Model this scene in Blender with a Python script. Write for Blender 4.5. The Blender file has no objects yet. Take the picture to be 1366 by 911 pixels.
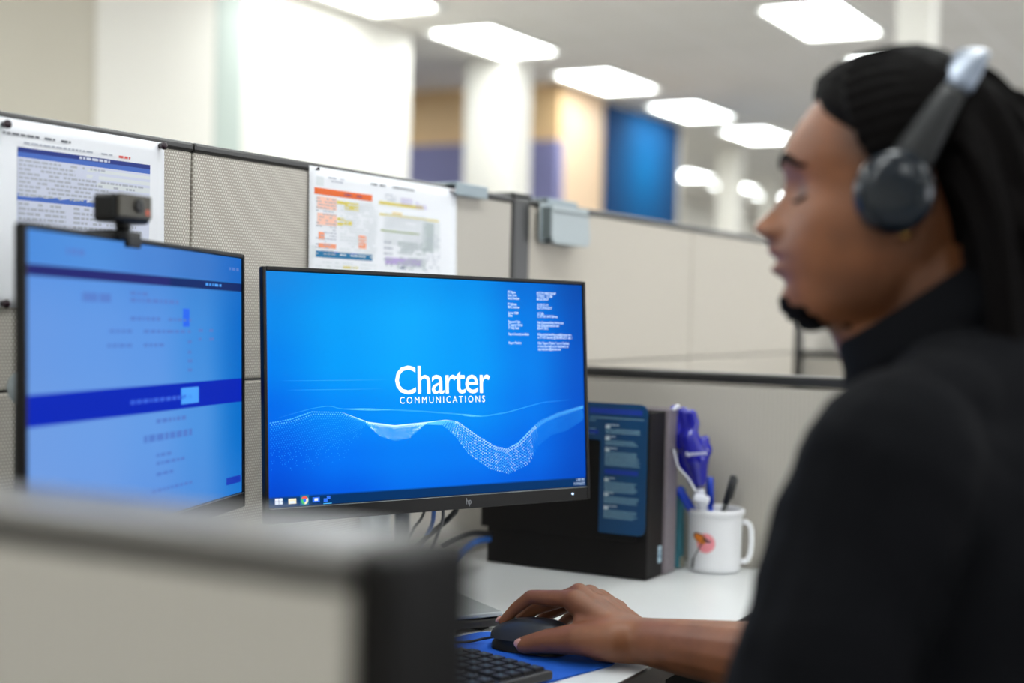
import bpy, math, random
import numpy as np
from mathutils import Vector, Matrix
random.seed(7)
SC = bpy.context.scene
COL = SC.collection
PI = math.pi

# ------------------------------------------------------------------ camera frame
FPX = 1897.0; CX, CY = 683.0, 455.5; CAMH = 1.18
_p = math.atan(43.5/FPX); _r = math.atan(.0237); YAW = math.radians(29)
def _room(v):
    c, s = math.cos(YAW), math.sin(YAW)
    return Vector((c*v[0]-s*v[1], s*v[0]+c*v[1], v[2]))
_F0 = Vector((0, math.cos(_p), -math.sin(_p))); _U0 = Vector((0, math.sin(_p), math.cos(_p))); _R0 = Vector((1, 0, 0))
RR = _room(math.cos(_r)*_R0+math.sin(_r)*_U0); UU = _room(-math.sin(_r)*_R0+math.cos(_r)*_U0); FF = _room(_F0)
EYE = Vector((0, 0, CAMH))
def ray(px, py): return FF+RR*((px-CX)/FPX)-UU*((py-CY)/FPX)
def at(px, py, D): return EYE+ray(px, py)*D
def onz(px, py, z): q = ray(px, py); return EYE+q*((z-CAMH)/q.z)
def onx(px, py, x): q = ray(px, py); return EYE+q*(x/q.x)
def ony(px, py, y): q = ray(px, py); return EYE+q*(y/q.y)

# ------------------------------------------------------------------ materials
def lin(c):
    return tuple(((v/255)/12.92 if v/255 <= .04045 else ((v/255+.055)/1.055)**2.4) for v in c)
_M = {}
def mat(name, rgb=(200, 200, 200), rough=.6, metal=0., emit=0., spec=.5, coat=0., noise=0., nscale=40., bump=0., alpha=1., sheen=0.):
    if name in _M: return _M[name]
    m = bpy.data.materials.new(name); m.use_nodes = True; nt = m.node_tree
    b = nt.nodes['Principled BSDF']; c = (*lin(rgb), 1)
    b.inputs['Base Color'].default_value = c
    b.inputs['Roughness'].default_value = rough; b.inputs['Metallic'].default_value = metal
    b.inputs['Specular IOR Level'].default_value = spec; b.inputs['Coat Weight'].default_value = coat
    if sheen: b.inputs['Sheen Weight'].default_value = sheen
    if emit:
        b.inputs['Emission Color'].default_value = c; b.inputs['Emission Strength'].default_value = emit
        b.inputs['Base Color'].default_value = (.01, .01, .01, 1)
        b.inputs['Specular IOR Level'].default_value = .2
    if alpha < 1: b.inputs['Alpha'].default_value = alpha
    if noise or bump:
        tc = nt.nodes.new('ShaderNodeTexCoord'); n = nt.nodes.new('ShaderNodeTexNoise')
        n.inputs['Scale'].default_value = nscale; n.inputs['Detail'].default_value = 4
        nt.links.new(tc.outputs['Object'], n.inputs['Vector'])
        if noise:
            mx = nt.nodes.new('ShaderNodeMix'); mx.data_type = 'RGBA'
            mx.inputs['A'].default_value = tuple(v*(1-noise) for v in c[:3])+(1,)
            mx.inputs['B'].default_value = tuple(min(1, v*(1+noise)) for v in c[:3])+(1,)
            nt.links.new(n.outputs['Fac'], mx.inputs['Factor']); nt.links.new(mx.outputs['Result'], b.inputs['Base Color'])
        if bump:
            bp = nt.nodes.new('ShaderNodeBump'); bp.inputs['Strength'].default_value = bump; bp.inputs['Distance'].default_value = .002
            nt.links.new(n.outputs['Fac'], bp.inputs['Height']); nt.links.new(bp.outputs['Normal'], b.inputs['Normal'])
    _M[name] = m
    return m

def fabric_dots(name, light, dark, scale=1.0, mode='dots', axes='YZ'):
    """woven acoustic panel cloth: a staggered lattice of small raised dots, or a fine horizontal weave"""
    m = bpy.data.materials.new(name); m.use_nodes = True; nt = m.node_tree; N = nt.nodes; L = nt.links
    b = N['Principled BSDF']; b.inputs['Roughness'].default_value = .9; b.inputs['Specular IOR Level'].default_value = .2
    tc = N.new('ShaderNodeTexCoord'); sp = N.new('ShaderNodeSeparateXYZ'); L.new(tc.outputs['Object'], sp.inputs[0])
    def mth(op, a, bb=None, c=None):
        n = N.new('ShaderNodeMath'); n.operation = op
        for i, v in enumerate((a, bb, c)):
            if v is None: continue
            if isinstance(v, (int, float)): n.inputs[i].default_value = v
            else: L.new(v, n.inputs[i])
        return n.outputs[0]
    u = sp.outputs[axes[0]]; v = sp.outputs[axes[1]]
    if mode == 'dots':
        pu, pv = .0062*scale, .0050*scale
        row = mth('FLOOR', mth('DIVIDE', v, pv))
        odd = mth('MULTIPLY', mth('FRACT', mth('MULTIPLY', row, .5)), 1.0)
        fu = mth('FRACT', mth('ADD', mth('DIVIDE', u, pu), odd))
        fv = mth('FRACT', mth('DIVIDE', v, pv))
        du = mth('SUBTRACT', fu, .5); dv = mth('SUBTRACT', fv, .5)
        d = mth('SQRT', mth('ADD', mth('MULTIPLY', du, du), mth('MULTIPLY', dv, dv)))
        h = mth('SUBTRACT', 1.0, mth('MULTIPLY', d, 2.0))
    else:
        s1 = mth('SINE', mth('MULTIPLY', v, 2*PI/.0032)); s2 = mth('SINE', mth('MULTIPLY', u, 2*PI/.008))
        h = mth('ADD', .5, mth('ADD', mth('MULTIPLY', s1, .28), mth('MULTIPLY', s2, .12)))
    cr = N.new('ShaderNodeValToRGB'); L.new(h, cr.inputs[0])
    cr.color_ramp.elements[0].position = .25; cr.color_ramp.elements[0].color = (*lin(dark), 1)
    cr.color_ramp.elements[1].position = .6; cr.color_ramp.elements[1].color = (*lin(light), 1)
    L.new(cr.outputs[0], b.inputs['Base Color'])
    bp = N.new('ShaderNodeBump'); bp.inputs['Strength'].default_value = .35; bp.inputs['Distance'].default_value = .0008
    L.new(h, bp.inputs['Height']); L.new(bp.outputs[0], b.inputs['Normal'])
    return m

def vcol_emit(name, strength=1.0):
    """a lit display whose picture is stored as colours on a fine grid"""
    m = bpy.data.materials.new(name); m.use_nodes = True; nt = m.node_tree
    b = nt.nodes['Principled BSDF']; a = nt.nodes.new('ShaderNodeAttribute'); a.attribute_name = 'Col'
    b.inputs['Base Color'].default_value = (.001, .001, .001, 1); b.inputs['Roughness'].default_value = .5
    b.inputs['Specular IOR Level'].default_value = .03
    nt.links.new(a.outputs['Color'], b.inputs['Emission Color']); b.inputs['Emission Strength'].default_value = strength
    return m

# ------------------------------------------------------------------ mesh builder
def rotm(ax, ang): return Matrix.Rotation(ang, 3, ax)
class MB:
    def __init__(s): s.v = []; s.f = []; s.m = []; s.mats = []; s.sm = []
    def mi(s, m):
        if m not in s.mats: s.mats.append(m)
        return s.mats.index(m)
    def add(s, vs, fs, m=None, smooth=False, M=None):
        o = len(s.v)
        for v in vs:
            v = Vector(v)
            if M is not None: v = M @ v
            s.v.append(v)
        k = s.mi(m) if m is not None else 0
        for f in fs: s.f.append([i+o for i in f]); s.m.append(k); s.sm.append(smooth)
        return s
    def box(s, c, d, m=None, R=None, taper=1.0):
        hx, hy, hz = d[0]/2, d[1]/2, d[2]/2
        vs = []
        for z in (-hz, hz):
            k = taper if z > 0 else 1
            for x, y in ((-hx, -hy), (hx, -hy), (hx, hy), (-hx, hy)):
                q = Vector((x*k, y*k, z))
                if R is not None: q = R @ q
                vs.append(q+Vector(c))
        return s.add(vs, [(3, 2, 1, 0), (4, 5, 6, 7), (0, 1, 5, 4), (1, 2, 6, 5), (2, 3, 7, 6), (3, 0, 4, 7)], m)
    def prism(s, pts, off, m=None, smooth=False):
        """closed outline (3-D points) extruded by vector off"""
        n = len(pts); vs = [Vector(p) for p in pts]+[Vector(p)+Vector(off) for p in pts]
        fs = [tuple(range(n))[::-1], tuple(range(n, 2*n))]+[(i, (i+1) % n, n+(i+1) % n, n+i) for i in range(n)]
        return s.add(vs, fs, m, smooth)
    def tube(s, path, r, m=None, n=10, smooth=True, cap=True, flat=1.0, up=None):
        P = [Vector(p) for p in path]; k = len(P)
        rs = r if isinstance(r, (list, tuple)) else [r]*k
        vs = []; prev = None
        for i, p in enumerate(P):
            t = (P[min(i+1, k-1)]-P[max(i-1, 0)])
            t = t.normalized() if t.length > 1e-9 else Vector((0, 0, 1))
            if up is not None: a = Vector(up)
            elif prev is None: a = Vector((0, 0, 1)) if abs(t.z) < .9 else Vector((1, 0, 0))
            else: a = prev
            a = (a-t*a.dot(t)); a = a.normalized() if a.length > 1e-6 else t.orthogonal().normalized()
            prev = a; b = t.cross(a)
            for j in range(n):
                w = 2*PI*j/n
                vs.append(p+a*math.cos(w)*rs[i]+b*math.sin(w)*rs[i]*flat)
        fs = [(i*n+j, i*n+(j+1) % n, (i+1)*n+(j+1) % n, (i+1)*n+j) for i in range(k-1) for j in range(n)]
        if cap: fs += [tuple(range(n))[::-1], tuple((k-1)*n+j for j in range(n))]
        return s.add(vs, fs, m, smooth)
    def lathe(s, prof, c=(0, 0, 0), m=None, n=32, M=None):
        vs = []; k = len(prof)
        for r, z in prof:
            for j in range(n):
                q = Vector((r*math.cos(2*PI*j/n), r*math.sin(2*PI*j/n), z))
                if M is not None: q = M @ q
                vs.append(q+Vector(c))
        fs = [(i*n+j, i*n+(j+1) % n, (i+1)*n+(j+1) % n, (i+1)*n+j) for i in range(k-1) for j in range(n)]
        fs += [tuple(range(n))[::-1], tuple((k-1)*n+j for j in range(n))]
        return s.add(vs, fs, m, True)
    def ball(s, c, r, m=None, n=16, sc=(1, 1, 1), R=None):
        vs = []; fs = []
        for i in range(n//2+1):
            th = PI*i/(n//2)
            for j in range(n):
                q = Vector((math.sin(th)*math.cos(2*PI*j/n)*r*sc[0], math.sin(th)*math.sin(2*PI*j/n)*r*sc[1], math.cos(th)*r*sc[2]))
                if R is not None: q = R @ q
                vs.append(q+Vector(c))
        for i in range(n//2):
            for j in range(n): fs.append((i*n+j, (i+1)*n+j, (i+1)*n+(j+1) % n, i*n+(j+1) % n))
        return s.add(vs, fs, m, True)
    def cap(s, a, b, ra, rb, m=None, n=14):
        """tapered capsule (closed) for organic unions"""
        a, b = Vector(a), Vector(b); t = b-a; L = t.length
        if L < 1e-6: return s.ball(a, ra, m, n)
        t.normalize(); prof = []
        for i in range(5): w = PI/2*(1-i/4); prof.append((-math.sin(w)*ra, math.cos(w)*ra))
        for i in range(5): w = PI/2*(i/4); prof.append((L+math.sin(w)*rb, math.cos(w)*rb))
        u = t.orthogonal().normalized(); v = t.cross(u); vs = []
        for d, r in prof:
            for j in range(n):
                w = 2*PI*j/n; vs.append(a+t*d+(u*math.cos(w)+v*math.sin(w))*max(r, 1e-5))
        k = len(prof)
        fs = [(i*n+j, i*n+(j+1) % n, (i+1)*n+(j+1) % n, (i+1)*n+j) for i in range(k-1) for j in range(n)]
        fs += [tuple(range(n))[::-1], tuple((k-1)*n+j for j in range(n))]
        return s.add(vs, fs, m, True)
    def chain(s, pts, rs, m=None):
        for i in range(len(pts)-1): s.cap(pts[i], pts[i+1], rs[i], rs[i+1], m)
        return s
    def build(s, name, m=None, parent=None, bevel=0., seg=2, remesh=0., smooth_it=0, world=True, shade=None):
        me = bpy.data.meshes.new(name)
        off = Vector((0, 0, 0))
        if parent is not None and world: off = WORLD.get(parent.name, Vector((0, 0, 0)))
        me.from_pydata([tuple(v-off) for v in s.v], [], s.f)
        for mm in (s.mats or [m]): me.materials.append(mm)
        if s.mats:
            for p, k in zip(me.polygons, s.m): p.material_index = k
        for p, k in zip(me.polygons, s.sm): p.use_smooth = k if shade is None else shade
        o = bpy.data.objects.new(name, me); COL.objects.link(o); WORLD[o.name] = off
        if parent is not None: o.parent = parent
        if remesh:
            md = o.modifiers.new('r', 'REMESH'); md.mode = 'VOXEL'; md.voxel_size = remesh; md.use_smooth_shade = True
            if smooth_it:
                sm = o.modifiers.new('s', 'SMOOTH'); sm.factor = .5; sm.iterations = smooth_it
            dg = bpy.context.evaluated_depsgraph_get(); ev = o.evaluated_get(dg)
            nm = bpy.data.meshes.new_from_object(ev); o.modifiers.clear(); o.data = nm
            for p in nm.polygons: p.use_smooth = True
            if not nm.materials and (m or s.mats): nm.materials.append(m or s.mats[0])
        if bevel:
            bv = o.modifiers.new('b', 'BEVEL'); bv.width = bevel; bv.segments = seg; bv.limit_method = 'ANGLE'; bv.angle_limit = math.radians(40)
        return o
WORLD = {}
def tag(o, label, cat, group=None):
    o['label'] = label; o['category'] = cat
    if group: o['group'] = group
    return o
def thing(name, loc, label, cat, group=None, M=None):
    o = bpy.data.objects.new(name, None); COL.objects.link(o); o.empty_display_size = .05
    if M is not None: o.matrix_world = M; WORLD[o.name] = Vector((0, 0, 0))
    else: o.location = loc; WORLD[o.name] = Vector(loc)
    return tag(o, label, cat, group)
def struct(o): o['kind'] = 'structure'; return o
def copy_tree(o, loc=None, parent=None):
    c = o.copy(); COL.objects.link(c)
    if parent is not None: c.parent = parent
    if loc is not None: c.location = loc
    for ch in list(o.children): copy_tree(ch, None, c)
    return c

# ------------------------------------------------------------------ shared materials
M_fabric = fabric_dots('panel_fabric_dots', (218, 214, 206), (170, 164, 155), .78)
M_fabric_x = fabric_dots('panel_fabric_weave', (188, 183, 174), (168, 163, 153), mode='weave', axes='XZ')
M_rail = mat('panel_rail_charcoal', (26, 25, 24), .34, spec=.6, noise=.1)
M_wall = mat('painted_wall_white', (240, 237, 228), .7, noise=.02, nscale=3)
M_wallb = mat('wall_beige', (206, 200, 184), .7, noise=.02, nscale=3)  # darker beige than the white wall sections
M_black = mat('black_plastic', (12, 12, 13), .42, spec=.3, bump=.15, nscale=900)
M_blackg = mat('black_plastic_gloss', (8, 8, 10), .3, spec=.35)
M_bezel = mat('monitor_bezel', (14, 13, 14), .4, spec=.3, bump=.1, nscale=1200)
M_white = mat('white_plastic', (232, 233, 236), .35, coat=.3)
M_paper = mat('paper_white', (232, 234, 240), .75, noise=.015, nscale=30)
M_desk = mat('white_laminate', (226, 228, 228), .32, noise=.02, nscale=18)
M_grey = mat('grey_plastic', (150, 160, 166), .4, noise=.03)
M_alu = mat('silver_aluminium', (158, 163, 164), .38, .25, noise=.04, nscale=200)

# ================================================================== ROOM
CEIL = 3.05
def slab(name, c, d, m): return struct(MB().box(c, d).build(name, m))
M_carpet = mat('carpet_bounce_grey', (150, 150, 152), .95, noise=.25, nscale=260, bump=.6)  # carpet colour lightened to bounce light up to the ceiling
slab('floor', (-1.5, 13, -.05), (15, 38, .1), M_carpet)
# acoustic ceiling: tiles with grid lines drawn by the material
def ceiling_mat():
    m = bpy.data.materials.new('ceiling_tiles'); m.use_nodes = True; nt = m.node_tree; N = nt.nodes; L = nt.links
    b = N['Principled BSDF']; b.inputs['Roughness'].default_value = .9
    tc = N.new('ShaderNodeTexCoord'); br = N.new('ShaderNodeTexBrick'); L.new(tc.outputs['Object'], br.inputs['Vector'])
    br.offset = 0; br.inputs['Scale'].default_value = 1; br.inputs['Brick Width'].default_value = .61; br.inputs['Row Height'].default_value = .61
    br.inputs['Mortar Size'].default_value = .012; br.inputs['Color1'].default_value = (*lin((232, 227, 218)), 1)
    br.inputs['Color2'].default_value = (*lin((228, 223, 213)), 1); br.inputs['Mortar'].default_value = (*lin((240, 236, 230)), 1)
    n = N.new('ShaderNodeTexNoise'); n.inputs['Scale'].default_value = 180; L.new(tc.outputs['Object'], n.inputs['Vector'])
    bp = N.new('ShaderNodeBump'); bp.inputs['Strength'].default_value = .3; L.new(n.outputs[0], bp.inputs['Height'])
    L.new(br.outputs[0], b.inputs['Base Color']); L.new(bp.outputs[0], b.inputs['Normal'])
    return m
slab('ceiling', (-1.5, 13, CEIL+.05), (15, 38, .1), ceiling_mat())
WX = -5.4
slab('wall_left', (WX-.06, 1.7, CEIL/2), (.12, 7.2, CEIL), M_wallb)       # Y -1.9 .. 5.3
slab('wall_left_white', (WX-.05, 5.75, CEIL/2), (.12, .9, CEIL), M_wall)
slab('wall_left_long', (WX-.05, 7.32, CEIL/2), (.12, 1.76, CEIL), M_wall)
struct(MB().box((WX-.04, 6.32, CEIL/2), (.11, .24, CEIL)).build('trim_1', mat('pale_green_trim', (190, 202, 194), .5), bevel=.01))
# recess behind the white wall end, wood above a blue grey lower wall
M_wood = mat('maple_wood_veneer', (232, 196, 146), .5, noise=.08, nscale=6)
M_woodl = mat('pale_maple_veneer', (222, 192, 158), .5, noise=.06, nscale=6)
slab('wall_recess_upper', (-7.55, 10.52, (2.58+CEIL)/2), (4.3, .12, CEIL-2.58), M_wood)
slab('wall_recess_lower', (-7.55, 10.50, 1.29), (4.3, .12, 2.58), mat('blue_grey_wall', (128, 128, 172), .6, noise=.03, nscale=3))
slab('wall_recess_side', (-9.75, 9.3, CEIL/2), (.12, 2.4, CEIL), M_wallb)
slab('wall_wood', (WX-.06, 10.94, CEIL/2), (.12, .76, CEIL), M_woodl)
slab('wall_left_far', (WX-.07, 12.16, CEIL/2), (.12, 1.7, CEIL), M_wallb)
slab('wall_left_return', (-7.4, 13.06, CEIL/2), (4.0, .12, CEIL), M_wallb)
def blue_mat():
    m = bpy.data.materials.new('blue_printed_graphic'); m.use_nodes = True; nt = m.node_tree; N = nt.nodes; L = nt.links
    b = N['Principled BSDF']; b.inputs['Roughness'].default_value = .85; b.inputs['Specular IOR Level'].default_value = .1
    tc = N.new('ShaderNodeTexCoord'); mp = N.new('ShaderNodeMapping'); L.new(tc.outputs['Object'], mp.inputs[0])
    mp.inputs['Location'].default_value = (0, -12.15/.75, -2.45/.75); mp.inputs['Scale'].default_value = (0, 1/.75, 1/.75)
    g = N.new('ShaderNodeTexGradient'); g.gradient_type = 'SPHERICAL'; L.new(mp.outputs[0], g.inputs[0])
    cr = N.new('ShaderNodeValToRGB'); cr.color_ramp.elements[0].color = (*lin((24, 62, 104)), 1); cr.color_ramp.elements[1].color = (*lin((0, 96, 152)), 1)
    L.new(g.outputs['Fac'], cr.inputs[0]); L.new(cr.outputs[0], b.inputs['Base Color'])
    return m
tag(MB().box((WX+.012, 12.15, 1.52), (.02, 1.68, 2.98)).build('wall_graphic', blue_mat(), bevel=.004), 'large blue printed graphic covering the wall beyond the wood panel', 'wall graphic')
slab('wall_back', (-1.5, 32.05, CEIL/2), (15, .1, CEIL), M_wallb)
slab('wall_right', (6.05, 13, CEIL/2), (.1, 38, CEIL), M_wall)
slab('wall_front', (-1.5, -6.05, CEIL/2), (15, .1, CEIL), M_wall)
slab('wall_far_left', (-9.05, 22.5, CEIL/2), (.1, 19, CEIL), M_wall)
slab('wall_left_near', (WX-.06, -4, CEIL/2), (.12, 4.2, CEIL), M_wallb)
# columns
def column(c, w, d, lab, m=M_wall):
    o = thing('column', (c[0], c[1], 0), lab, 'column')
    MB().box((c[0], c[1], CEIL/2), (w, d, CEIL)).build('shaft', m, o, bevel=.012)
    MB().box((c[0], c[1], .06), (w+.03, d+.03, .12)).build('plinth', mat('plinth_grey', (120, 118, 112), .6), o, bevel=.005)
    return o
q = ony(650, 200, 9.2)
column((q.x+.0, 9.35), .42, .3, 'thick white square column beside the wood panelled recess')
q = at(1224, 40, 7.2)
column((q.x, q.y), .17, .17, 'slim white square column rising behind the man\'s head', M_wall)
q = at(975, 220, 16)
column((q.x, q.y), .24, .24, 'distant white square column beyond the blue wall graphic')
q = at(1030, 220, 20)
column((q.x, q.y), .24, .24, 'farthest white column, just in front of the man\'s forehead')
# bright windows in the far wall
M_day = mat('daylight_pane', (255, 252, 244), emit=3.2)
for i, x in enumerate((-11.2, -9.4, -7.2, -5.0, -2.8)):
    if x < -8.9: continue
    o = struct(MB().box((x, 31.96, 1.75), (1.7, .06, 1.7)).build('window_or_fill_%d' % (i+1), M_white, bevel=.01))
    MB().box((x, 31.92, 1.75), (1.56, .02, 1.56)).build('pane', M_day, o)
M_fill_left = mat('fill_pane_left', (240, 248, 255), emit=5.0)
for i, y in enumerate((-.6, 2.4)):  # unseen windows added on the left to light the man's face
    o = struct(MB().box((WX+.02, y, 1.75), (.06, 2.2, 1.9)).build('window_or_fill_%d' % (i+10), M_white, bevel=.01))
    MB().box((WX+.06, y, 1.75), (.02, 2.06, 1.76)).build('pane', M_fill_left, o)
for i in range(4):  # unseen windows added in the right wall as fill light
    o = struct(MB().box((5.96, 1+5*i, 1.55), (.06, 2.6, 1.9)).build('window_or_fill_%d' % (i+20), M_white, bevel=.01))
    MB().box((5.92, 1+5*i, 1.55), (.02, 2.46, 1.76)).build('pane', mat('fill_pane_right', (244, 248, 255), emit=5.5), o)
# ceiling lights
M_diff = mat('troffer_diffuser', (246, 251, 250), emit=12)
def troffer():
    o = thing('ceiling_light', (0, 0, 0), '', 'ceiling light')
    f = MB()
    for sx in (-1, 1): f.box((sx*.255, 0, -.012), (.03, 1.06, .03))
    for sy in (-1, 1): f.box((0, sy*.515, -.012), (.48, .03, .03))
    f.build('frame', mat('troffer_frame', (225, 224, 218), .5), o, bevel=.003)
    MB().box((0, 0, -.006), (.48, 1.0, .012)).build('diffuser', M_diff, o)
    return o
T0 = troffer(); used = False
extra = (-7.3, 9.2)
names = {(0, 5): 'ceiling light panel partly cut off by the top edge, above the bright white wall',
         (0, 6): 'ceiling light panel directly above the thick white column',
         (0, 7): 'ceiling light panel between the column and the blue wall graphic',
         (0, 8): 'ceiling light panel just above the blue wall graphic',
         (0, 9): 'small distant ceiling light panel right of the blue wall graphic',
         (1, 6): 'large ceiling light panel up over the man\'s forehead',
         (1, 7): 'ceiling light panel peeking out over the man\'s hair'}
for ri, X in enumerate((-4.97, -2.69, -.41, 1.87, 4.15, -7.3)):
    for k in range(-1, 16):
        Y = (7.0 if ri == 0 else 7.0)+(k-5)*1.82
        if ri == 0 and k >= 6: Y = 8.62+(k-6)*1.83
        if ri == 1: Y = 8.78+(k-6)*1.85
        if X < -6 and Y < 14: continue
        if 2 <= ri < 5 and Y > 16: continue
        if ri == 0 and (k > 9 or k < 5): continue
        if ri in (3, 4) and (k % 2): continue
        o = T0 if not used else copy_tree(T0)
        used = True
        o.location = (X, Y, CEIL-.002)
        o['group'] = 'ceiling light panels'
        if (ri, k) in names: o['label'] = names[(ri, k)]
        elif Y > 14: o['label'] = 'tiny far off ceiling light panel at the back of the office'
        else: o['label'] = 'ceiling light panel overhead, beyond the upper edge of the view'

o = copy_tree(T0, (-7.2, 9.1, CEIL-.002)); o['label'] = 'unseen ceiling light panel added to brighten the wood panelled recess, hidden by the white wall'  # extra light added out of view to brighten the recess wood
# ================================================================== CUBICLE PARTITIONS
XW = -1.30; TH = .06; ZS = 1.071; ZT = 1.391
def tall_module(y0, y1, label, seam_y=None, m=M_fabric):
    yc = (y0+y1)/2; W = y1-y0
    o = thing('cubicle_partition', (XW-TH/2, yc, 0), label, 'cubicle partition', 'tall cubicle partitions along the desk')
    MB().box((XW-TH/2, yc, .66), (TH-.02, W, 1.32)).build('frame', M_rail, o)
    edges = [y0, y1] if seam_y is None else [y0, seam_y, y1]
    for a, b in zip(edges[:-1], edges[1:]):
        for z0, z1 in ((.12, ZS-.0015), (ZS+.0015, ZT-.012)):
            MB().box((XW-TH/2, (a+b)/2, (z0+z1)/2), (TH, b-a-.004, z1-z0)).build('fabric_panel', m, o, bevel=.003)
    MB().box((XW-TH/2, yc, ZT-.006), (TH+.006, W-.001, .013)).build('top_rail', M_rail, o, bevel=.004)
    MB().box((XW-TH/2, yc, .06), (TH, W, .11)).build('base_rail', M_rail, o, bevel=.004)
    return o
tall_module(-.9, .43, 'tall cubicle partition nearest the camera')
tall_module(.50, 1.455, 'tall grey fabric partition behind the left screen with the blue table sheet')
tall_module(1.455, 2.334, 'tall grey fabric partition holding the sheet with the orange heading')
tall_module(2.402, 4.06, 'tall fabric partition past the dark post, with the grey pocket hanging on it', 3.24, fabric_dots('panel_fabric_far', (214, 208, 197), (186, 179, 168)))
tall_module(4.13, 5.8, 'tall fabric partition beyond the next cubicle, under the man\'s chin')
def post(x, y, h, label, w=.068):
    o = thing('partition_post', (x, y, 0), label, 'partition post')
    MB().box((x, y, h/2), (TH+.008, w, h)).build('shaft', M_rail, o, bevel=.006)
    MB().box((x, y, h+.004), (TH+.01, w+.002, .008)).build('cap', M_rail, o, bevel=.003)
post(XW-TH/2, 2.368, ZT, 'dark vertical post between the two tall partitions, left of the grey pocket')
post(XW-TH/2, .465, ZT, 'dark post where the near low partition meets the tall partition', .066)
post(XW-TH/2, 4.095, ZT, 'far dark post below the man\'s chin')
def low_module(x0, x1, y0, y1, label, m, post_end=False):
    xc = (x0+x1)/2; yc = (y0+y1)/2
    o = thing('low_partition', (xc, yc, 0), label, 'cubicle partition')
    MB().box((xc, yc, .53), (x1-x0, (y1-y0)-.02, 1.03)).build('frame', M_rail, o)
    for sx in (0,):
        MB().box((xc, yc, .59), (x1-x0-.004, y1-y0, .93)).build('fabric_panel', m, o, bevel=.004)
    MB().box((xc, yc, 1.0675), (x1-x0, y1-y0+.006, .017)).build('top_rail', mat('rail_sheen_grey', (92, 89, 85), .3, spec=.9) if post_end else M_rail, o, bevel=.004)  # near rail's grey base colour stands in for ceiling light sheen
    MB().box((xc, yc, .06), (x1-x0, y1-y0, .11)).build('base_rail', M_rail, o, bevel=.004)
    if post_end: MB().box((x1+.012, yc, .5375), (.024, y1-y0+.006, 1.075)).build('end_cap', mat('end_cap_dark', (10, 8, 7), .5, spec=.2), o, bevel=.005)
    return o
low_module(XW+.001, .55, 2.362, 2.422, 'low grey fabric partition behind the mug and binder', M_fabric_x)
low_module(XW+.001, -.352, .50, .56, 'blurred low partition in the foreground with a dark end cap', M_fabric_x, True)
low_module(XW+.001, .3, 4.12, 4.18, 'distant low partition seen just under the man\'s jaw', M_fabric_x)

# ================================================================== DESK
dx0, dx1 = XW+.001, -.692
t = thing('desk', (-1.0, 1.46, 0), 'white laminate desk top along the tall partition', 'desk')
MB().box(((dx0+dx1)/2, 1.461, .7275), (dx1-dx0-.004, 1.80-.004, .025)).build('desktop', M_desk, t, bevel=.002)
MB().box((dx1-.001, 1.461, .727), (.006, 1.80, .026)).build('edge_band', mat('edge_band_dark', (38, 30, 28), .4), t, bevel=.002)
for y in (.60, 2.32):
    MB().box((-1.0, y, .357), (.5, .03, .714)).build('support_panel', M_rail, t, bevel=.003)
t = thing('pencil_drawer', (-.86, 1.47, .66), 'dark pencil drawer under the front edge of the desk', 'drawer')
MB().box((-.87, 1.42, .690), (.32, .52, .045)).build('tray', mat('drawer_charcoal', (58, 54, 50), .5), t, bevel=.004)
MB().box((-.705, 1.42, .690), (.014, .54, .046)).build('drawer_front', mat('drawer_charcoal', (58, 54, 50), .5), t, bevel=.004)

# ================================================================== TEXT
def text(body, size, m, parent, loc, name='screen_text', align='LEFT', offset=0., rot=(PI/2, 0, 0), spacing=1., extrude=0., sx=1.):
    cu = bpy.data.curves.new(name, 'FONT'); cu.body = body; cu.size = size; cu.align_x = align; cu.offset = offset
    cu.space_character = spacing; cu.extrude = extrude; cu.resolution_u = 3
    o = bpy.data.objects.new(name, cu); COL.objects.link(o); o.parent = parent; o.location = loc; o.rotation_euler = rot
    o.scale = (sx, 1, 1)
    dg = bpy.context.evaluated_depsgraph_get(); me = bpy.data.meshes.new_from_object(o.evaluated_get(dg)); me.materials.clear(); me.materials.append(m)
    n = bpy.data.objects.new(name, me); COL.objects.link(n); n.parent = parent; n.location = loc; n.rotation_euler = rot; n.scale = (sx, 1, 1)
    bpy.data.objects.remove(o); bpy.data.curves.remove(cu)
    return n

# ================================================================== MONITORS
SW, SH = .527, .2964
def mon_matrix(c, yaw, tilt, roll):
    a, tl, ro = map(math.radians, (yaw, tilt, roll))
    wd = Vector((math.cos(a), math.sin(a), 0)); n = Vector((-math.sin(a), math.cos(a), 0))
    up = Vector((0, 0, 1))*math.cos(tl)+n*math.sin(tl)
    w2 = wd*math.cos(ro)+up*math.sin(ro); u2 = -wd*math.sin(ro)+up*math.cos(ro); n2 = u2.cross(w2)*-1
    n2 = w2.cross(u2)*-1
    M = Matrix.Identity(4)
    for i in range(3): M[i][0] = w2[i]; M[i][1] = n2[i]; M[i][2] = u2[i]; M[i][3] = c[i]
    return M
def grid_screen(name, m, parent, colf, nx=70, ny=40, y=-.0004):
    me = bpy.data.meshes.new(name); vs = []; fs = []
    for j in range(ny+1):
        for i in range(nx+1): vs.append((-SW/2+SW*i/nx, y, -SH/2+SH*j/ny))
    for j in range(ny):
        for i in range(nx): a = j*(nx+1)+i; fs.append((a, a+1, a+nx+2, a+nx+1))
    me.from_pydata(vs, [], fs); me.materials.append(m)
    ca = me.color_attributes.new('Col', 'FLOAT_COLOR', 'POINT')
    for k, v in enumerate(vs): ca.data[k].color = (*lin(colf(v[0]/SW+.5, v[2]/SH+.5)), 1)
    o = bpy.data.objects.new(name, me); COL.objects.link(o); o.parent = parent
    return o
def interp(tab, x):
    if x <= tab[0][0]: return tab[0][1]
    for (a, va), (b, vb) in zip(tab[:-1], tab[1:]):
        if x <= b: return va+(vb-va)*(x-a)/(b-a)
    return tab[-1][1]
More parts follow.
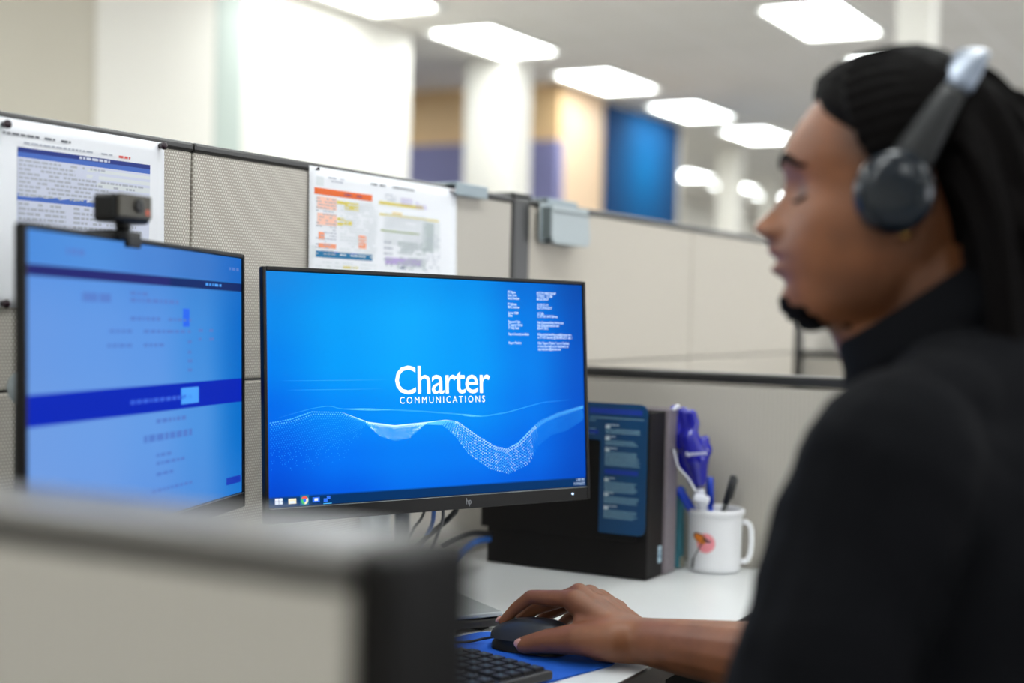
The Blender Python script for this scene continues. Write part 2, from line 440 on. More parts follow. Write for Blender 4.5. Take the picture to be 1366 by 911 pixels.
def bil(g, u, v):
    ny, nx = len(g)-1, len(g[0])-1; u = min(max(u, 0), .9999)*nx; v = min(max(v, 0), .9999)*ny
    i, j = int(u), int(v); fu, fv = u-i, v-j
    fu = fu*fu*(3-2*fu); fv = fv*fv*(3-2*fv)
    return tuple(g[j][i][k]*(1-fu)*(1-fv)+g[j][i+1][k]*fu*(1-fv)+g[j+1][i][k]*(1-fu)*fv+g[j+1][i+1][k]*fu*fv for k in range(3))
def monitor_shell(root, chin=.019):
    b = MB(); t = .0055
    b.box((-SW/2-t/2-.0005, .0015, (-chin+t)/2), (t, .009, SH+chin+t)); b.box((SW/2+t/2+.0005, .0015, (-chin+t)/2), (t, .009, SH+chin+t))
    b.box((0, .0015, SH/2+t/2+.0005), (SW+.001, .009, t)); b.box((0, .0015, -SH/2-chin/2-.0005), (SW+.001, .009, chin))
    bz = b.build('bezel', M_bezel, root, bevel=.0012, world=False)
    k = MB().box((0, .007, -.007), (SW+.010, .004, SH+chin+t-.002)).box((0, .018, -.009), (SW-.10, .020, SH-.05))
    k.box((0, .040, -.01), (.30, .026, .20)); k.build('back_housing', M_black, root, bevel=.002, world=False)
    return bz
def mfit(x, z): return Vector((x, -.0006, z))

# --- main monitor
MM = mon_matrix((-1.026, 1.648, 1.071), 67.63, 4.45, -.35)
mon = thing('monitor', None, 'black desktop monitor showing the bright blue company wallpaper', 'monitor', M=MM)
BZ = monitor_shell(mon)
G = [[(2, 70, 205), (0, 88, 226), (0, 110, 238), (0, 104, 234), (0, 92, 220), (0, 72, 190)],
     [(0, 86, 226), (0, 116, 246), (0, 126, 248), (0, 124, 246), (0, 108, 234), (0, 78, 198)],
     [(0, 108, 236), (0, 138, 250), (0, 148, 252), (0, 146, 250), (0, 122, 240), (0, 84, 204)],
     [(0, 130, 240), (0, 158, 252), (6, 168, 255), (0, 158, 252), (0, 130, 240), (0, 86, 202)],
     [(6, 138, 236), (2, 160, 250), (10, 170, 254), (0, 158, 250), (0, 124, 232), (0, 82, 190)],
     [(26, 136, 226), (6, 150, 240), (6, 158, 246), (0, 146, 240), (0, 112, 218), (0, 76, 176)]]
def wp(u, v):
    c = bil(G, u, v)
    if v < .047:
        return (4, 52, 104) if u > .12 else (12, 62, 112)
    return c
grid_screen('screen', vcol_emit('display_wallpaper', .88), mon, wp, 90, 106)
E_w = mat('display_white', (240, 246, 255), emit=1.25); E_w2 = mat('display_soft_white', (200, 225, 255), emit=1.05)
E_d1 = mat('display_dot_bright', (178, 226, 255), emit=1.3); E_d2 = mat('display_dot_mid', (84, 192, 255), emit=1.1); E_d3 = mat('display_dot_dim', (22, 158, 252), emit=1.0)
def su(u): return (u-.5)*SW
def sv(v): return (v-.5)*SH
lt = text('Charter', .0545, E_w, mon, (su(.512), -.0012, sv(.471)), 'logo_text', 'CENTER', offset=.0002, spacing=.93, sx=.98)
text('COMMUNICATIONS', .0132, E_w, mon, (su(.512), -.0012, sv(.427)), 'logo_subtitle_text', 'CENTER', offset=0., spacing=1.42, sx=.92)
left = [('PC Name', 0), ('Boot Time', 1), ('Serial Number', 2), ('IP Address', 3.9), ('MAC Address', 4.9), ('System RAM', 6.8), ('Disks', 7.7), ('Password Help', 9.7), ('IT Support Portal', 10.7), ('IT Help Desk', 11.7), ('Report Security Incidents', 13.7), ('Report Phishing', 16.6)]
right = [('NCCTP1WB5K5260HP', 0), ('7/19/2022  1:22 PM', 1), ('MXL0123HHP', 2), ('10.176.72.114', 3.9), ('3C:7C:3F:4A:2E:1F', 4.9), ('15.7 GB', 6.8), ('C: 237 GB  24.92 GB free', 7.7), ('https://passwordhelp.charter.com', 9.7), ('http://helpdesk.charter.com', 10.7), ('855.471.0312', 11.7), ('IS-SecurityIncidentResponse@charter.com', 13.7), ('or IT SOC Security @ 855-835-2533  opt. 1', 14.7), ('Click "Report Phishing" icon in Outlook', 16.6), ('or send the email, as an attachment, to', 17.6), ('reportphishing@charter.com', 18.6)]
for L_, x in ((left, .732), (right, .834)):
    vs = []; me = None
    mb = MB()
    for s_, row in L_:
        o = text(s_, .0066, E_w2, mon, (0, 0, 0), 'tmp', offset=.00012)
        z = sv(.946)-row*.00435
        for p in o.data.polygons:
            pts = [o.data.vertices[i].co for i in p.vertices]
            mb.add([(q.x*.56+su(x), -.0012, q.y*.8+z) for q in pts], [tuple(range(len(pts)))], E_w2)
        bpy.data.objects.remove(o)
    mb.build('info_text', E_w2, mon, world=False)
# wave of dots
wv = MB()
def dot(u, v, s, m):
    if not (0.005 < u < .995 and .06 < v < .6): return
    x, z = su(u), sv(v); s *= .5
    wv.add([(x-s, -.0010, z), (x, -.0010, z-s), (x+s, -.0010, z), (x, -.0010, z+s)], [(0, 1, 2, 3)], m)
ridge = [(0, .355), (.06, .37), (.12, .40), (.2, .395), (.28, .345), (.36, .325), (.45, .335), (.52, .345), (.56, .335), (.62, .27), (.68, .215), (.72, .20), (.76, .225), (.8, .28), (.84, .33), (.9, .365), (1, .40)]
low = [(0, .15), (.12, .16), (.2, .20), (.27, .335), (.31, .285), (.36, .262), (.41, .275), (.46, .332), (.52, .325), (.56, .27), (.60, .185), (.66, .115), (.72, .085), (.78, .125), (.82, .215), (.86, .26), (.92, .28), (1, .34)]
for i in range(150):
    u = i/149
    a, b = interp(ridge, u), interp(low, u)
    dense = .28 < u < .46 or .55 < u < .80
    n = 18 if dense else 24
    for j in range(n):
        f = j/(n-1); v = a+(b-a)*f
        m = E_d1 if f < .12 and .25 < u < .82 else (E_d2 if (f < .6 if not dense else True) else E_d3)
        if not dense and f > .75: m = E_d3
        if dense and random.random() < .35: m = E_d1
        if u < .27:
            m = E_d3 if f > .08 else E_d2
            if f > .55 and random.random() < (f-.5)*1.8: continue
        if u > .82 and f > .2: m = E_d3
        if .46 < u < .55: m = E_d2
        dot(u+.012*f*math.sin(u*9)+.003*(j % 2), v, .0019 if f < .15 else ((.0017 if u > .5 else .0013) if dense else .0012), m)
# light swooshes
def swoosh(pts, w, m):
    P = [(su(u), sv(v)) for u, v in pts]; vs = []; k = len(P)
    for i, (x, z) in enumerate(P):
        ww = w*math.sin(PI*(i+.5)/k); vs += [(x, -.0009, z-ww/2), (x, -.0009, z+ww/2)]
    wv.add(vs, [(2*i, 2*i+2, 2*i+3, 2*i+1) for i in range(k-1)], m)
top_l = [(.02, .375), (.12, .415), (.17, .425), (.2, .41), (.28, .405), (.36, .40), (.45, .39), (.55, .375), (.6, .365), (.64, .36), (.72, .375), (.85, .42), (.95, .43)]
def crv(t, n=60): return [(t[0][0]+(t[-1][0]-t[0][0])*i/(n-1), interp(t, t[0][0]+(t[-1][0]-t[0][0])*i/(n-1))) for i in range(n)]
swoosh(crv(top_l), .0020, E_d3); swoosh(crv(top_l[3:6]), .0026, E_d2); swoosh(crv(top_l[7:10]), .0026, E_d2)
swoosh(crv([(u, v+.003) for u, v in ridge[3:9]]), .0018, E_d1); swoosh(crv([(u, v+.003) for u, v in ridge[11:15]]), .0018, E_d2); swoosh(crv(ridge[0:4]), .0012, E_d3)
swoosh(crv([(.03, .535), (.35, .535)]), .0008, E_d3); swoosh(crv([(.05, .495), (.33, .495)]), .0008, E_d3)
wv.build('wallpaper_wave', E_d1, mon, world=False)
# taskbar icons
ic = MB()
def rect2(b, u0, v0, u1, v1, m, y=-.0012):
    b.add([(su(u0), y, sv(v0)), (su(u1), y, sv(v0)), (su(u1), y, sv(v1)), (su(u0), y, sv(v1))], [(0, 1, 2, 3)], m)
E_icon = mat('display_icon_white', (225, 235, 255), emit=1.0); E_y = mat('display_icon_cream', (235, 230, 200), emit=1.0)
E_r = mat('display_icon_red', (225, 90, 80), emit=1.0); E_g = mat('display_icon_green', (70, 190, 110), emit=1.0); E_b = mat('display_icon_blue', (40, 110, 240), emit=1.0)
E_hi = mat('display_taskbar_tile', (10, 110, 150), emit=1.0)
for a in (0, 1):
    for b_ in (0, 1): rect2(ic, .016+a*.0105, .013+b_*.013, .0255+a*.0105, .025+b_*.013, E_icon)
rect2(ic, .052, .012, .073, .034, E_y); rect2(ic, .056, .014, .069, .023, E_icon, -.0014)
rect2(ic, .084, .002, .108, .046, E_hi)
def disc2(b, u, v, r, m, y, a0=0, a1=2*PI):
    x, z = su(u), sv(v); n = 16
    pts = [(x, y, z)]+[(x+r*math.cos(a0+(a1-a0)*i/n), y, z+r*math.sin(a0+(a1-a0)*i/n)) for i in range(n+1)]
    b.add(pts, [(0, i+1, i+2) for i in range(n)], m)
disc2(ic, .096, .024, .0052, E_r, -.0014, .5, 2.6); disc2(ic, .096, .024, .0052, E_g, -.0014, 2.6, 4.7); disc2(ic, .096, .024, .0052, E_y, -.0014, 4.7, 6.8); disc2(ic, .096, .024, .0022, E_b, -.0016)
rect2(ic, .118, .012, .138, .034, E_b); rect2(ic, .123, .018, .133, .029, E_icon, -.0014)
rect2(ic, .149, .010, .160, .026, E_b); rect2(ic, .158, .022, .168, .036, E_b); rect2(ic, .148, .002, .172, .005, E_d2)
ic.build('taskbar_icons', E_icon, mon, world=False)
text('1:40 PM', .0052, E_w2, mon, (su(.994), -.0012, sv(.027)), 'clock_text', 'RIGHT')
text('7/19/2022', .0052, E_w2, mon, (su(.994), -.0012, sv(.008)), 'clock_text', 'RIGHT')
MB().box((0, -.0032, -SH/2-.0011), (SW, .0008, .0007)).build('bezel_strip', M_alu, BZ, world=False)
text('hp', .0125, mat('logo_silver', (150, 152, 156), .3, .6), BZ, (su(.585), -.0036, -SH/2-.0135), 'maker_logo', 'CENTER', sx=.75, rot=(PI/2, 0, 0), extrude=.0002)
MB().box((su(.945), -.0035, -SH/2-.010), (.0022, .0012, .0022)).build('power_light', mat('led_blue_white', (190, 220, 255), emit=3), BZ, world=False)
# --- left monitor
ML = mon_matrix((-1.094, 1.165, 1.091), 108.4, 1.58, -.77)
mon2 = thing('monitor', None, 'black desktop monitor at the far left showing a pale blue web page', 'monitor', M=ML)
BZ2 = monitor_shell(mon2)
def page(u, v):
    base = bil([[(120, 158, 222), (112, 156, 226), (98, 150, 226), (80, 144, 222), (30, 120, 210)],
                [(112, 158, 228), (108, 158, 230), (100, 156, 230), (78, 148, 226), (10, 112, 204)],
                [(104, 154, 228), (100, 154, 230), (94, 152, 230), (66, 142, 222), (4, 108, 204)],
                [(88, 146, 226), (84, 146, 226), (74, 136, 216), (60, 130, 210), (20, 110, 200)]], u, v)
    if .855 < v < .895: return (34, 36, 112) if u < .6 else (10, 40, 104)
    if .385 < v < .490: return (4, 38, 186)
    if v > .895: return bil([[(78, 142, 222), (82, 146, 224), (74, 134, 214), (60, 122, 204), (20, 104, 198)]]*2, u, v)
    return base
grid_screen('screen', vcol_emit('display_web_page', .86), mon2, page, 60, 200)
pg = MB()
E_t1 = mat('page_text_blue', (70, 112, 190), emit=1.0); E_t2 = mat('page_text_pale', (40, 86, 205), emit=1.0); E_t3 = mat('page_button', (64, 150, 236), emit=1.0); E_t4 = mat('page_button_blue', (10, 92, 226), emit=1.0)
def words(b, u, v, n, m, h=.012, w=.018):
    x = u
    for _ in range(n):
        ww = w*random.uniform(.5, 1.5); rect2(b, x, v, min(x+ww, .99), v+h, m, -.0010); x += ww+.007
words(pg, .2, .785, 2, E_t1, .03, .05); words(pg, .40, .815, 3, E_t1, .014); words(pg, .40, .79, 9, E_t1, .016, .022)
words(pg, .40, .725, 6, E_t1, .014); words(pg, .58, .725, 5, E_t1, .012); words(pg, .31, .68, 4, E_t1); words(pg, .46, .68, 5, E_t1); words(pg, .58, .68, 3, E_t1); words(pg, .30, .63, 4, E_t1); words(pg, .46, .63, 4, E_t1)
for vv in (.68, .64, .60, .565, .53): words(pg, .68, vv, 1, E_t1)
for uu in (.74, .80): words(pg, uu, .685, 1, E_t1, .012, .03); words(pg, uu, .65, 1, E_t1, .012, .03)
pb1 = MB(); rect2(pb1, .655, .705, .690, .775, E_t4, -.0010); pb1.build('page_icon', E_t4, mon2, world=False)
pb2 = MB(); rect2(pb2, .645, .405, .74, .468, E_t3, -.0010); pb2.build('page_button', E_t3, mon2, world=False)
pb3 = MB(); rect2(pb3, .90, .045, .99, .075, mat('page_badge_blue', (6, 50, 170), emit=1.0), -.0010); pb3.build('page_badge', None, mon2, world=False)
0; words(pg, .40, .425, 11, E_t2, .015, .018)
words(pg, .52, .345, 6, E_t1, .016); words(pg, .46, .28, 8, E_t1, .026, .024); words(pg, .52, .22, 3, E_t1); words(pg, .52, .19, 6, E_t1); words(pg, .52, .15, 3, E_t1); words(pg, .5, .09, 9, E_t1)
words(pg, .78, .872, 5, E_t3, .010, .014)
words(pg, .14, .935, 3, E_t1, .02); words(pg, .92, .945, 3, E_t1)
pg.build('page_text', E_t1, mon2, world=False)
MB().box((0, -.0032, -SH/2-.0011), (SW, .0008, .0007)).build('bezel_strip', M_alu, BZ2, world=False)
text('hp', .0125, mat('logo_silver'), BZ2, (0, -.0036, -SH/2-.0135), 'maker_logo', 'CENTER', sx=.75, extrude=.0002)

# monitor arms (clamped pole, arm, mounting plate)
def arm(px, py, M, label):
    o = thing('monitor_stand', (px, py, .74), label, 'monitor stand', 'monitor stands on the desk')
    back = M @ Vector((0, .056, -.01)); tip = M @ Vector((0, .075, -.01))
    MB().box((px, py, .746), (.07, .09, .012)).build('clamp', M_black, o, bevel=.003)
    MB().tube([(px, py, .74), (px, py, back.z+.03)], .0125, n=20).build('pole', mat('pole_dark_grey', (70, 74, 78), .35, .4), o)
    MB().tube([(px, py, back.z), (tip.x, tip.y, tip.z)], .014, n=14).ball((px, py, back.z), .022).build('arm', M_grey, o)
    R = M.to_3x3()
    MB().box(M @ Vector((0, .063, -.01)), (.11, .012, .11), R=R).build('mounting_plate', M_black, o, bevel=.003)
pq = onx(536, 710, -1.235)
arm(pq.x, pq.y, MM, 'dark pole with an arm holding up the blue wallpaper monitor')
arm(-1.235, 1.12, ML, 'pole and arm holding up the monitor with the web page')
# grey plate added beside the pole to stand for a reflection
qa = onx(509, 700, -1.27)
t = thing('reflection_plate', (qa.x, qa.y, .74), 'pale grey upright plate added for a reflection behind the monitor, next to the pole', 'added plate')
MB().box((-1.282, qa.y, .87), (.022, .058, .258)).build('pale_slab', mat('reflection_grey', (176, 182, 182), .5), t, bevel=.004)
# cables
def cable(pts, r, m, label, group='cables behind the monitor'):
    P = [Vector(p) for p in pts]; out = []
    for i in range(len(P)-1):
        p0 = P[max(i-1, 0)]; p1 = P[i]; p2 = P[i+1]; p3 = P[min(i+2, len(P)-1)]
        for k in range(8):
            s = k/8; out.append(.5*((2*p1)+(p2-p0)*s+(2*p0-5*p1+4*p2-p3)*s*s+(-p0+3*p1-3*p2+p3)*s**3))
    out.append(P[-1])
    return tag(MB().tube(out, r, m, n=8).build('cable', m), label, 'cable', group)
M_cb = mat('cable_blue', (30, 86, 160), .5); M_cg = mat('cable_grey', (70, 70, 72), .5); M_cbk = mat('cable_black', (20, 20, 22), .5)
def zc(p): return Vector((p.x, p.y, max(p.z, .745)))
mb_ = MM @ Vector((.04, .045, -.10))
cable([mb_, at(580, 672, 2.02), at(576, 700, 2.08), zc(at(560, 730, 2.2))], .0032, M_cb, 'blue cable hanging down behind the wallpaper monitor')
cable([mb_+Vector((0, .02, 0)), at(592, 668, 2.03), at(590, 695, 2.08), zc(at(575, 735, 2.2))], .0026, M_cg, 'thin grey cable hanging beside the blue cable')
cable([mb_+Vector((0, .04, 0)), at(610, 672, 2.06), at(600, 690, 2.1), at(575, 712, 2.12), zc(at(545, 740, 2.2))], .0042, M_cbk, 'thick black cable curving down behind the monitor')
cable([mb_+Vector((0, -.02, 0)), at(566, 682, 2.05), at(552, 705, 2.1), zc(at(540, 730, 2.2))], .0022, M_cg, 'thin dark cable left of the blue one, behind the monitor')
cable([at(590, 730, 2.28), at(612, 718, 2.3), at(632, 711, 2.34), at(655, 712, 2.42)], .0045, M_cbk, 'black cable running behind the left end of the binder', 'cables beside the binder')
cable([at(600, 752, 2.3), at(622, 731, 2.32), at(636, 722, 2.34), at(652, 719, 2.42)], .0055, M_cb, 'blue cable lying under the black one beside the binder', 'cables beside the binder')

# ================================================================== WEBCAM
R3 = ML.to_3x3()
def wl(px, py, y=-.0): # point in left monitor local frame
    q = ray(px, py); Mi = ML.inverted(); o_ = Mi @ EYE; d_ = Mi.to_3x3() @ q; s = (y-o_.y)/d_.y; return o_+d_*s
c0 = wl(163, 318, 0)
wc = thing('webcam', None, 'small black webcam clipped on top of the web page monitor', 'webcam', M=ML @ Matrix.Translation((c0.x, 0, SH/2+.0055)))
MB().box((0, -.004, .0), (.034, .020, .010)).box((0, -.012, -.005), (.030, .006, .014)).box((0, .033, -.012), (.026, .008, .03)).box((0, .018, .004), (.026, .034, .006)).build('clip', M_black, wc, bevel=.0015, world=False)
MB().tube([(0, -.002, .004), (0, 0, .018)], [.007, .009], n=14).build('neck', M_black, wc, world=False)
Rw = rotm('Z', math.radians(-10))
b = MB(); b.box((0, .0, .0285), (.064, .028, .029), R=Rw); b.build('body', M_black, wc, bevel=.005, seg=3, world=False)
b = MB(); b.box(Rw @ Vector((0, -.0158, .031)), (.055, .0034, .024), R=Rw); fpl = b.build('front_plate', mat('webcam_face_grey', (64, 60, 50), .4), wc, bevel=.001, world=False)
b = MB(); M90 = Rw @ rotm('X', PI/2)
b.lathe([(.0001, 0), (.0075, 0), (.0075, .003), (.0055, .0035), (.0001, .0025)], Rw @ Vector((.004, -.0165, .032)), None, 20, M90); b.build('lens', M_blackg, fpl, world=False)
b = MB(); b.box(Rw @ Vector((.020, -.0175, .0255)), (.006, .0012, .006), R=Rw); b.build('indicator', mat('webcam_orange', (190, 84, 60), .5), fpl, bevel=.001, world=False)

# ================================================================== PAPERS ON THE PARTITION
XP = XW+.0022
ink = {k: mat('ink_'+k, c, .75) for k, c in dict(navy=(28, 48, 128), blue=(66, 104, 190), lav=(206, 211, 230), grey=(172, 177, 190), dgrey=(96, 100, 108), orange=(226, 104, 44), pink=(246, 196, 176), yellow=(216, 200, 96), gold=(232, 196, 60), teal=(16, 112, 160), purple=(178, 160, 210), lgrey=(216, 221, 225), green=(140, 160, 70), peach=(240, 156, 120), red=(214, 90, 84), mgrey=(178, 188, 190)).items()}
def paper(y0, y1, z0, z1, prints, label, dashes=(), curl=.004):
    b = MB(); nx, nz = 24, 16
    def surf(y, z):
        u = (y-y0)/(y1-y0); v = (z-z0)/(z1-z0)
        e = max(0, abs(u-.5)*2-.75)*4; return XP+.0012+curl*(e*e*(1-v)*.9)+.0008*math.sin(u*7)*math.sin(v*5)*.5
    vs = [(surf(y0+(y1-y0)*i/nx, z0+(z1-z0)*j/nz), y0+(y1-y0)*i/nx, z0+(z1-z0)*j/nz) for j in range(nz+1) for i in range(nx+1)]
    n = len(vs); vs2 = [(x-.0003, y, z) for x, y, z in vs]; W = nx+1
    fs = [(j*W+i, j*W+i+1, (j+1)*W+i+1, (j+1)*W+i) for j in range(nz) for i in range(nx)]
    rim = [(i, i+1) for i in range(nx)]+[(j*W+nx, (j+1)*W+nx) for j in range(nz)]+[(nz*W+i+1, nz*W+i) for i in range(nx)][::-1]+[((j+1)*W, j*W) for j in range(nz)]
    b.add(vs+vs2, fs+[tuple(k+n for k in f[::-1]) for f in fs]+[(c_, a_, a_+n, c_+n) for a_, c_ in rim], M_paper, True)
    def pr(a0, b1, a1, b0, m, lift=.0005):
        k = max(1, int((a1-a0)/.02)); pv = []
        for i in range(k+1):
            y = a0+(a1-a0)*i/k; pv += [(surf(y, b0)+lift, y, b0), (surf(y, b1)+lift, y, b1)]
        b.add(pv, [(2*i, 2*i+2, 2*i+3, 2*i+1) for i in range(k)], m)
    for (a, c, d, e, m) in prints: # y0,ztop,y1,zbot
        pr(a, c, d, e, ink[m])
    for (a, d, z, h, m, fill) in dashes: # y0,y1,z,height,ink,fill
        y = a
        while y < d:
            w = random.uniform(.003, .011)
            if random.random() < fill: pr(y, z+h, min(y+w, d), z, ink[m], .0008)
            y += w+.0018
    o = b.build('printed_sheet', None); tag(o, label, 'paper'); return o
def pq2(x0, y0, x1, y1, m):
    a = onx(x0, y0, XP); b = onx(x1, y1, XP); return (a.y, a.z, b.y, b.z, m)
# left sheet
Y0, Y1 = 1.117, 1.397
pr_ = [(1.156, 1.353, 1.371, 1.3475, 'navy'), (1.156, 1.3475, 1.371, 1.3415, 'blue'), (1.156, 1.3415, 1.371, 1.2965, 'lav'), (1.156, 1.3, 1.371, 1.292, 'blue'), (1.156, 1.292, 1.371, 1.19, 'lav')]
pr_ += [(1.235, 1.3385, 1.371, 1.3345, 'lgrey'), (1.27, 1.323, 1.371, 1.3165, 'lgrey'), (1.25, 1.331, 1.371, 1.3265, 'lgrey')]
ds = [(1.134, 1.236, 1.3655, .0025, 'dgrey', .9), (1.165, 1.31, 1.3575, .002, 'grey', .8), (1.315, 1.335, 1.3565, .003, 'red', 1), (1.25, 1.30, 1.3485, .003, 'lav', .9)]
for k in range(9): ds.append((1.158, random.uniform(1.24, 1.36), 1.3365-k*.0049, .0026, 'grey', .85))
for k in range(16): ds.append((1.158, 1.23, 1.2865-k*.0056, .003, 'grey', .85)); ds.append((1.242, random.uniform(1.29, 1.36), 1.2865-k*.0056, .003, 'grey', .85))
s1 = paper(Y0, Y1, 1.168, 1.384, pr_, 'landscape sheet with navy table bands pinned behind the left monitor', ds)
# right sheet
P = [pq2(418, 249.5, 495.5, 266, 'orange'), pq2(422, 261.5, 447.8, 281, 'pink'), pq2(422, 283.5, 448, 302, 'pink'), pq2(448.5, 267.5, 477.5, 274, 'yellow'), pq2(459, 271.5, 477.5, 281.5, 'yellow'),
     pq2(449, 290, 459, 294, 'yellow'), pq2(459, 294.5, 468.5, 301.5, 'yellow'), pq2(449, 296.5, 459, 300.5, 'yellow'), pq2(423.5, 309, 431.5, 319.5, 'peach'), pq2(477.5, 314, 487, 332, 'peach'), pq2(423, 324, 447, 332, 'peach'),
     pq2(419, 334, 495.5, 347, 'teal'), pq2(456, 355, 476, 359, 'yellow'), pq2(513, 343, 561.5, 356, 'purple'), pq2(504.5, 268, 563, 279, 'yellow'), pq2(505, 284.5, 584, 297, 'yellow'), pq2(522, 283, 535, 288, 'gold'),
     pq2(563, 296, 577, 337, 'mgrey'), pq2(579, 297, 585, 336, 'lgrey'), pq2(507, 306, 558, 314, 'green')]
P = [list(p) for p in P]
def fixh(i, h):  # keep thin strips thin: height from the top edge
    P[i][3] = P[i][1]-h
for i, h in ((0, .0098), (3, .005), (7, .0045), (5, .0045), (11, .0095), (14, .0048), (15, .0026), (16, .006), (19, .0024), (13, .0105)): fixh(i, h)
# icons at the head and beside the teal band
P += [[1.722, 1.372, 1.741, 1.358, 'lgrey'], [1.725, 1.3622, 1.737, 1.3585, 'green'], [1.709, 1.268, 1.724, 1.250, 'lgrey'], [1.713, 1.265, 1.720, 1.254, 'navy']]
ds = [(1.752, 1.795, 1.3715, .0018, 'grey', .8), (1.76, 1.79, 1.3665, .0018, 'grey', .8), (1.865, 1.99, 1.3712, .0028, 'dgrey', .75), (1.78, 1.84, 1.349, .002, 'navy', .7), (1.77, 1.83, 1.2585, .002, 'blue', .7), (1.955, 1.99, 1.242, .0025, 'navy', .7)]
for k in range(19): ds.append((1.722, 1.775, 1.3385-k*.0046, .0016, 'grey', .55)); ds.append((1.785, 1.885, 1.3385-k*.0046, .0022, 'lgrey', .75))
for k in range(6): ds.append((1.905, 2.03, 1.328-k*.0042, .0024, 'lgrey', .95)); ds.append((1.905, 2.03, 1.3015-k*.0042, .0024, 'lgrey', .95))
for k in range(5): ds.append((1.945, 2.03, 1.283-k*.0042, .0028, 'mgrey', .8)); ds.append((1.945, 2.03, 1.258-k*.0042, .0028, 'mgrey', .8)); ds.append((1.905, 1.93, 1.281-k*.009, .003, 'grey', .8))
for k in range(3): ds.append((1.905, 1.935, 1.3585-k*.004, .0016, 'grey', .8)); ds.append((1.95, 1.985, 1.3555-k*.004, .0016, 'purple', .8)); ds.append((1.995, 2.03, 1.352-k*.004, .0016, 'purple', .8))
for k in range(14): ds.append((2.03, 2.075, 1.300-k*.006, .002, 'grey', .5)); ds.append((1.722, 1.885, 1.243-k*.006, .002, 'lgrey', .7)); ds.append((1.905, 2.03, 1.222-k*.006, .002, 'lgrey', .7))
s2 = paper(1.705, 2.127, 1.108, 1.386, P, 'wide sheet with orange and teal headings pinned above the wallpaper monitor', ds, .006)
# push pins
def pin(y, z, lab, k=1.):
    o = thing('push_pin', (XP+.002, y, z), lab, 'push pin')
    Mx = rotm('Y', PI/2)
    MB().lathe([(r_*k, z_*k) for r_, z_ in ((.0001, 0), (.0036, 0), (.0034, .002), (.0040, .004), (.0050, .006), (.0050, .0085), (.0035, .010), (.0001, .0105))], (XP+.002, y, z), None, 16, Mx).build('head', mat('pin_dark', (38, 18, 30), .25), o)
    MB().tube([(XW-.002, y, z), (XP+.004, y, z)], .0005, n=6).build('needle', M_alu, o)
for px, py, lab in ((212, 195, 'dark push pin at the top right corner of the navy table sheet'), (3, 166, 'dark push pin at the top left corner of the navy table sheet'), (1, 408, 'dark push pin at the lower left corner of the navy table sheet')):
    q = onx(px, py, XP); pin(max(q.y, 1.121), max(q.z, 1.172), lab)
q = onx(421, 225, XP); pin(q.y, q.z-.0005, 'tiny dark pin at the top left of the orange headed sheet', .5)
q = onx(600, 254, XP); o = thing('push_pin', (XP+.002, q.y, q.z), 'tiny clear pin at the top right of the orange headed sheet', 'push pin')
MB().lathe([(.0001, 0), (.004, 0), (.0042, .001), (.0022, .002), (.0034, .008), (.0001, .009)], (XP+.002, q.y, q.z), None, 14, rotm('Y', PI/2)).build('head', mat('pin_clear', (214, 210, 214), .2), o)
# hanger clip on the top rail
def hanger(y0, y1, z0, label, pocket=None):
    o = thing('partition_hanger' if pocket is None else 'hanging_pocket', (XW, (y0+y1)/2, ZT), label, 'hanger clip' if pocket is None else 'hanging pocket')
    yc = (y0+y1)/2; w = y1-y0
    b = MB(); b.box((XW-TH/2+.003, yc, ZT+.0045), (TH+.018, w, .005)); b.box((XW-TH-.006, yc, ZT-.012), (.004, w, .034)); b.box((XW+.0115, yc, (ZT+.006+z0)/2), (.004, w, ZT+.006-z0))
    b.build('bracket', mat('hanger_blue_grey', (140, 154, 162), .35), o, bevel=.0015)
    return o
a = onx(608, 248, XW+.012); b_ = onx(650, 262, XW+.012)
hanger(a.y, b_.y, ZT-.016, 'small grey clip hooked over the top rail right of the orange headed sheet')
a = onx(722, 272, XW+.03); b_ = onx(785, 330, XW+.03)
a = Vector((a.x, a.y+.03, a.z)); hp = hanger(a.y+.03, b_.y-.02, ZT-.012, 'grey plastic pocket hooked over the partition past the dark post', pocket=True)
ya, yb = a.y, b_.y
zt_, zb_ = ZT-.008, ZT-.083
out = []
def rr(y0, y1, z0, z1, r, x):
    P_ = []
    for (cy, cz, a0) in ((y1-r, z1-.004, 0), (y0+.004, z1-.004, PI/2), (y0+r, z0+r, PI), (y1-r, z0+r, 1.5*PI)):
        R_ = .004 if cz > (z0+z1)/2 else r
        for k in range(5): w = a0+PI/2*k/4; P_.append((x, cy+R_*math.cos(w), cz+R_*math.sin(w)))
    return P_
M_pk = mat('pocket_grey', (168, 178, 182), .4)
MB().prism(rr(ya+.006, yb-.004, zb_, zt_, .016, XW+.032), (.004, 0, 0), M_pk).build('front_plate', M_pk, hp, bevel=.001)
MB().prism(rr(ya, yb-.008, zb_, zt_+.004, .012, XW+.010), (.003, 0, 0), M_pk).build('back_plate', M_pk, hp, bevel=.001)
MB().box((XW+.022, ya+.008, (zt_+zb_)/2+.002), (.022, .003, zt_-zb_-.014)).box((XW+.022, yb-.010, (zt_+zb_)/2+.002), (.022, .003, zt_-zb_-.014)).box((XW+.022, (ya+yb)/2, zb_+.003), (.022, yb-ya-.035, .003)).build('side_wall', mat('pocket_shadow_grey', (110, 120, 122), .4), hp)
MB().box((XW+.0375, (ya+yb)/2, zt_-.012), (.002, yb-ya-.012, .0022)).build('groove', mat('pocket_shadow_grey'), hp)

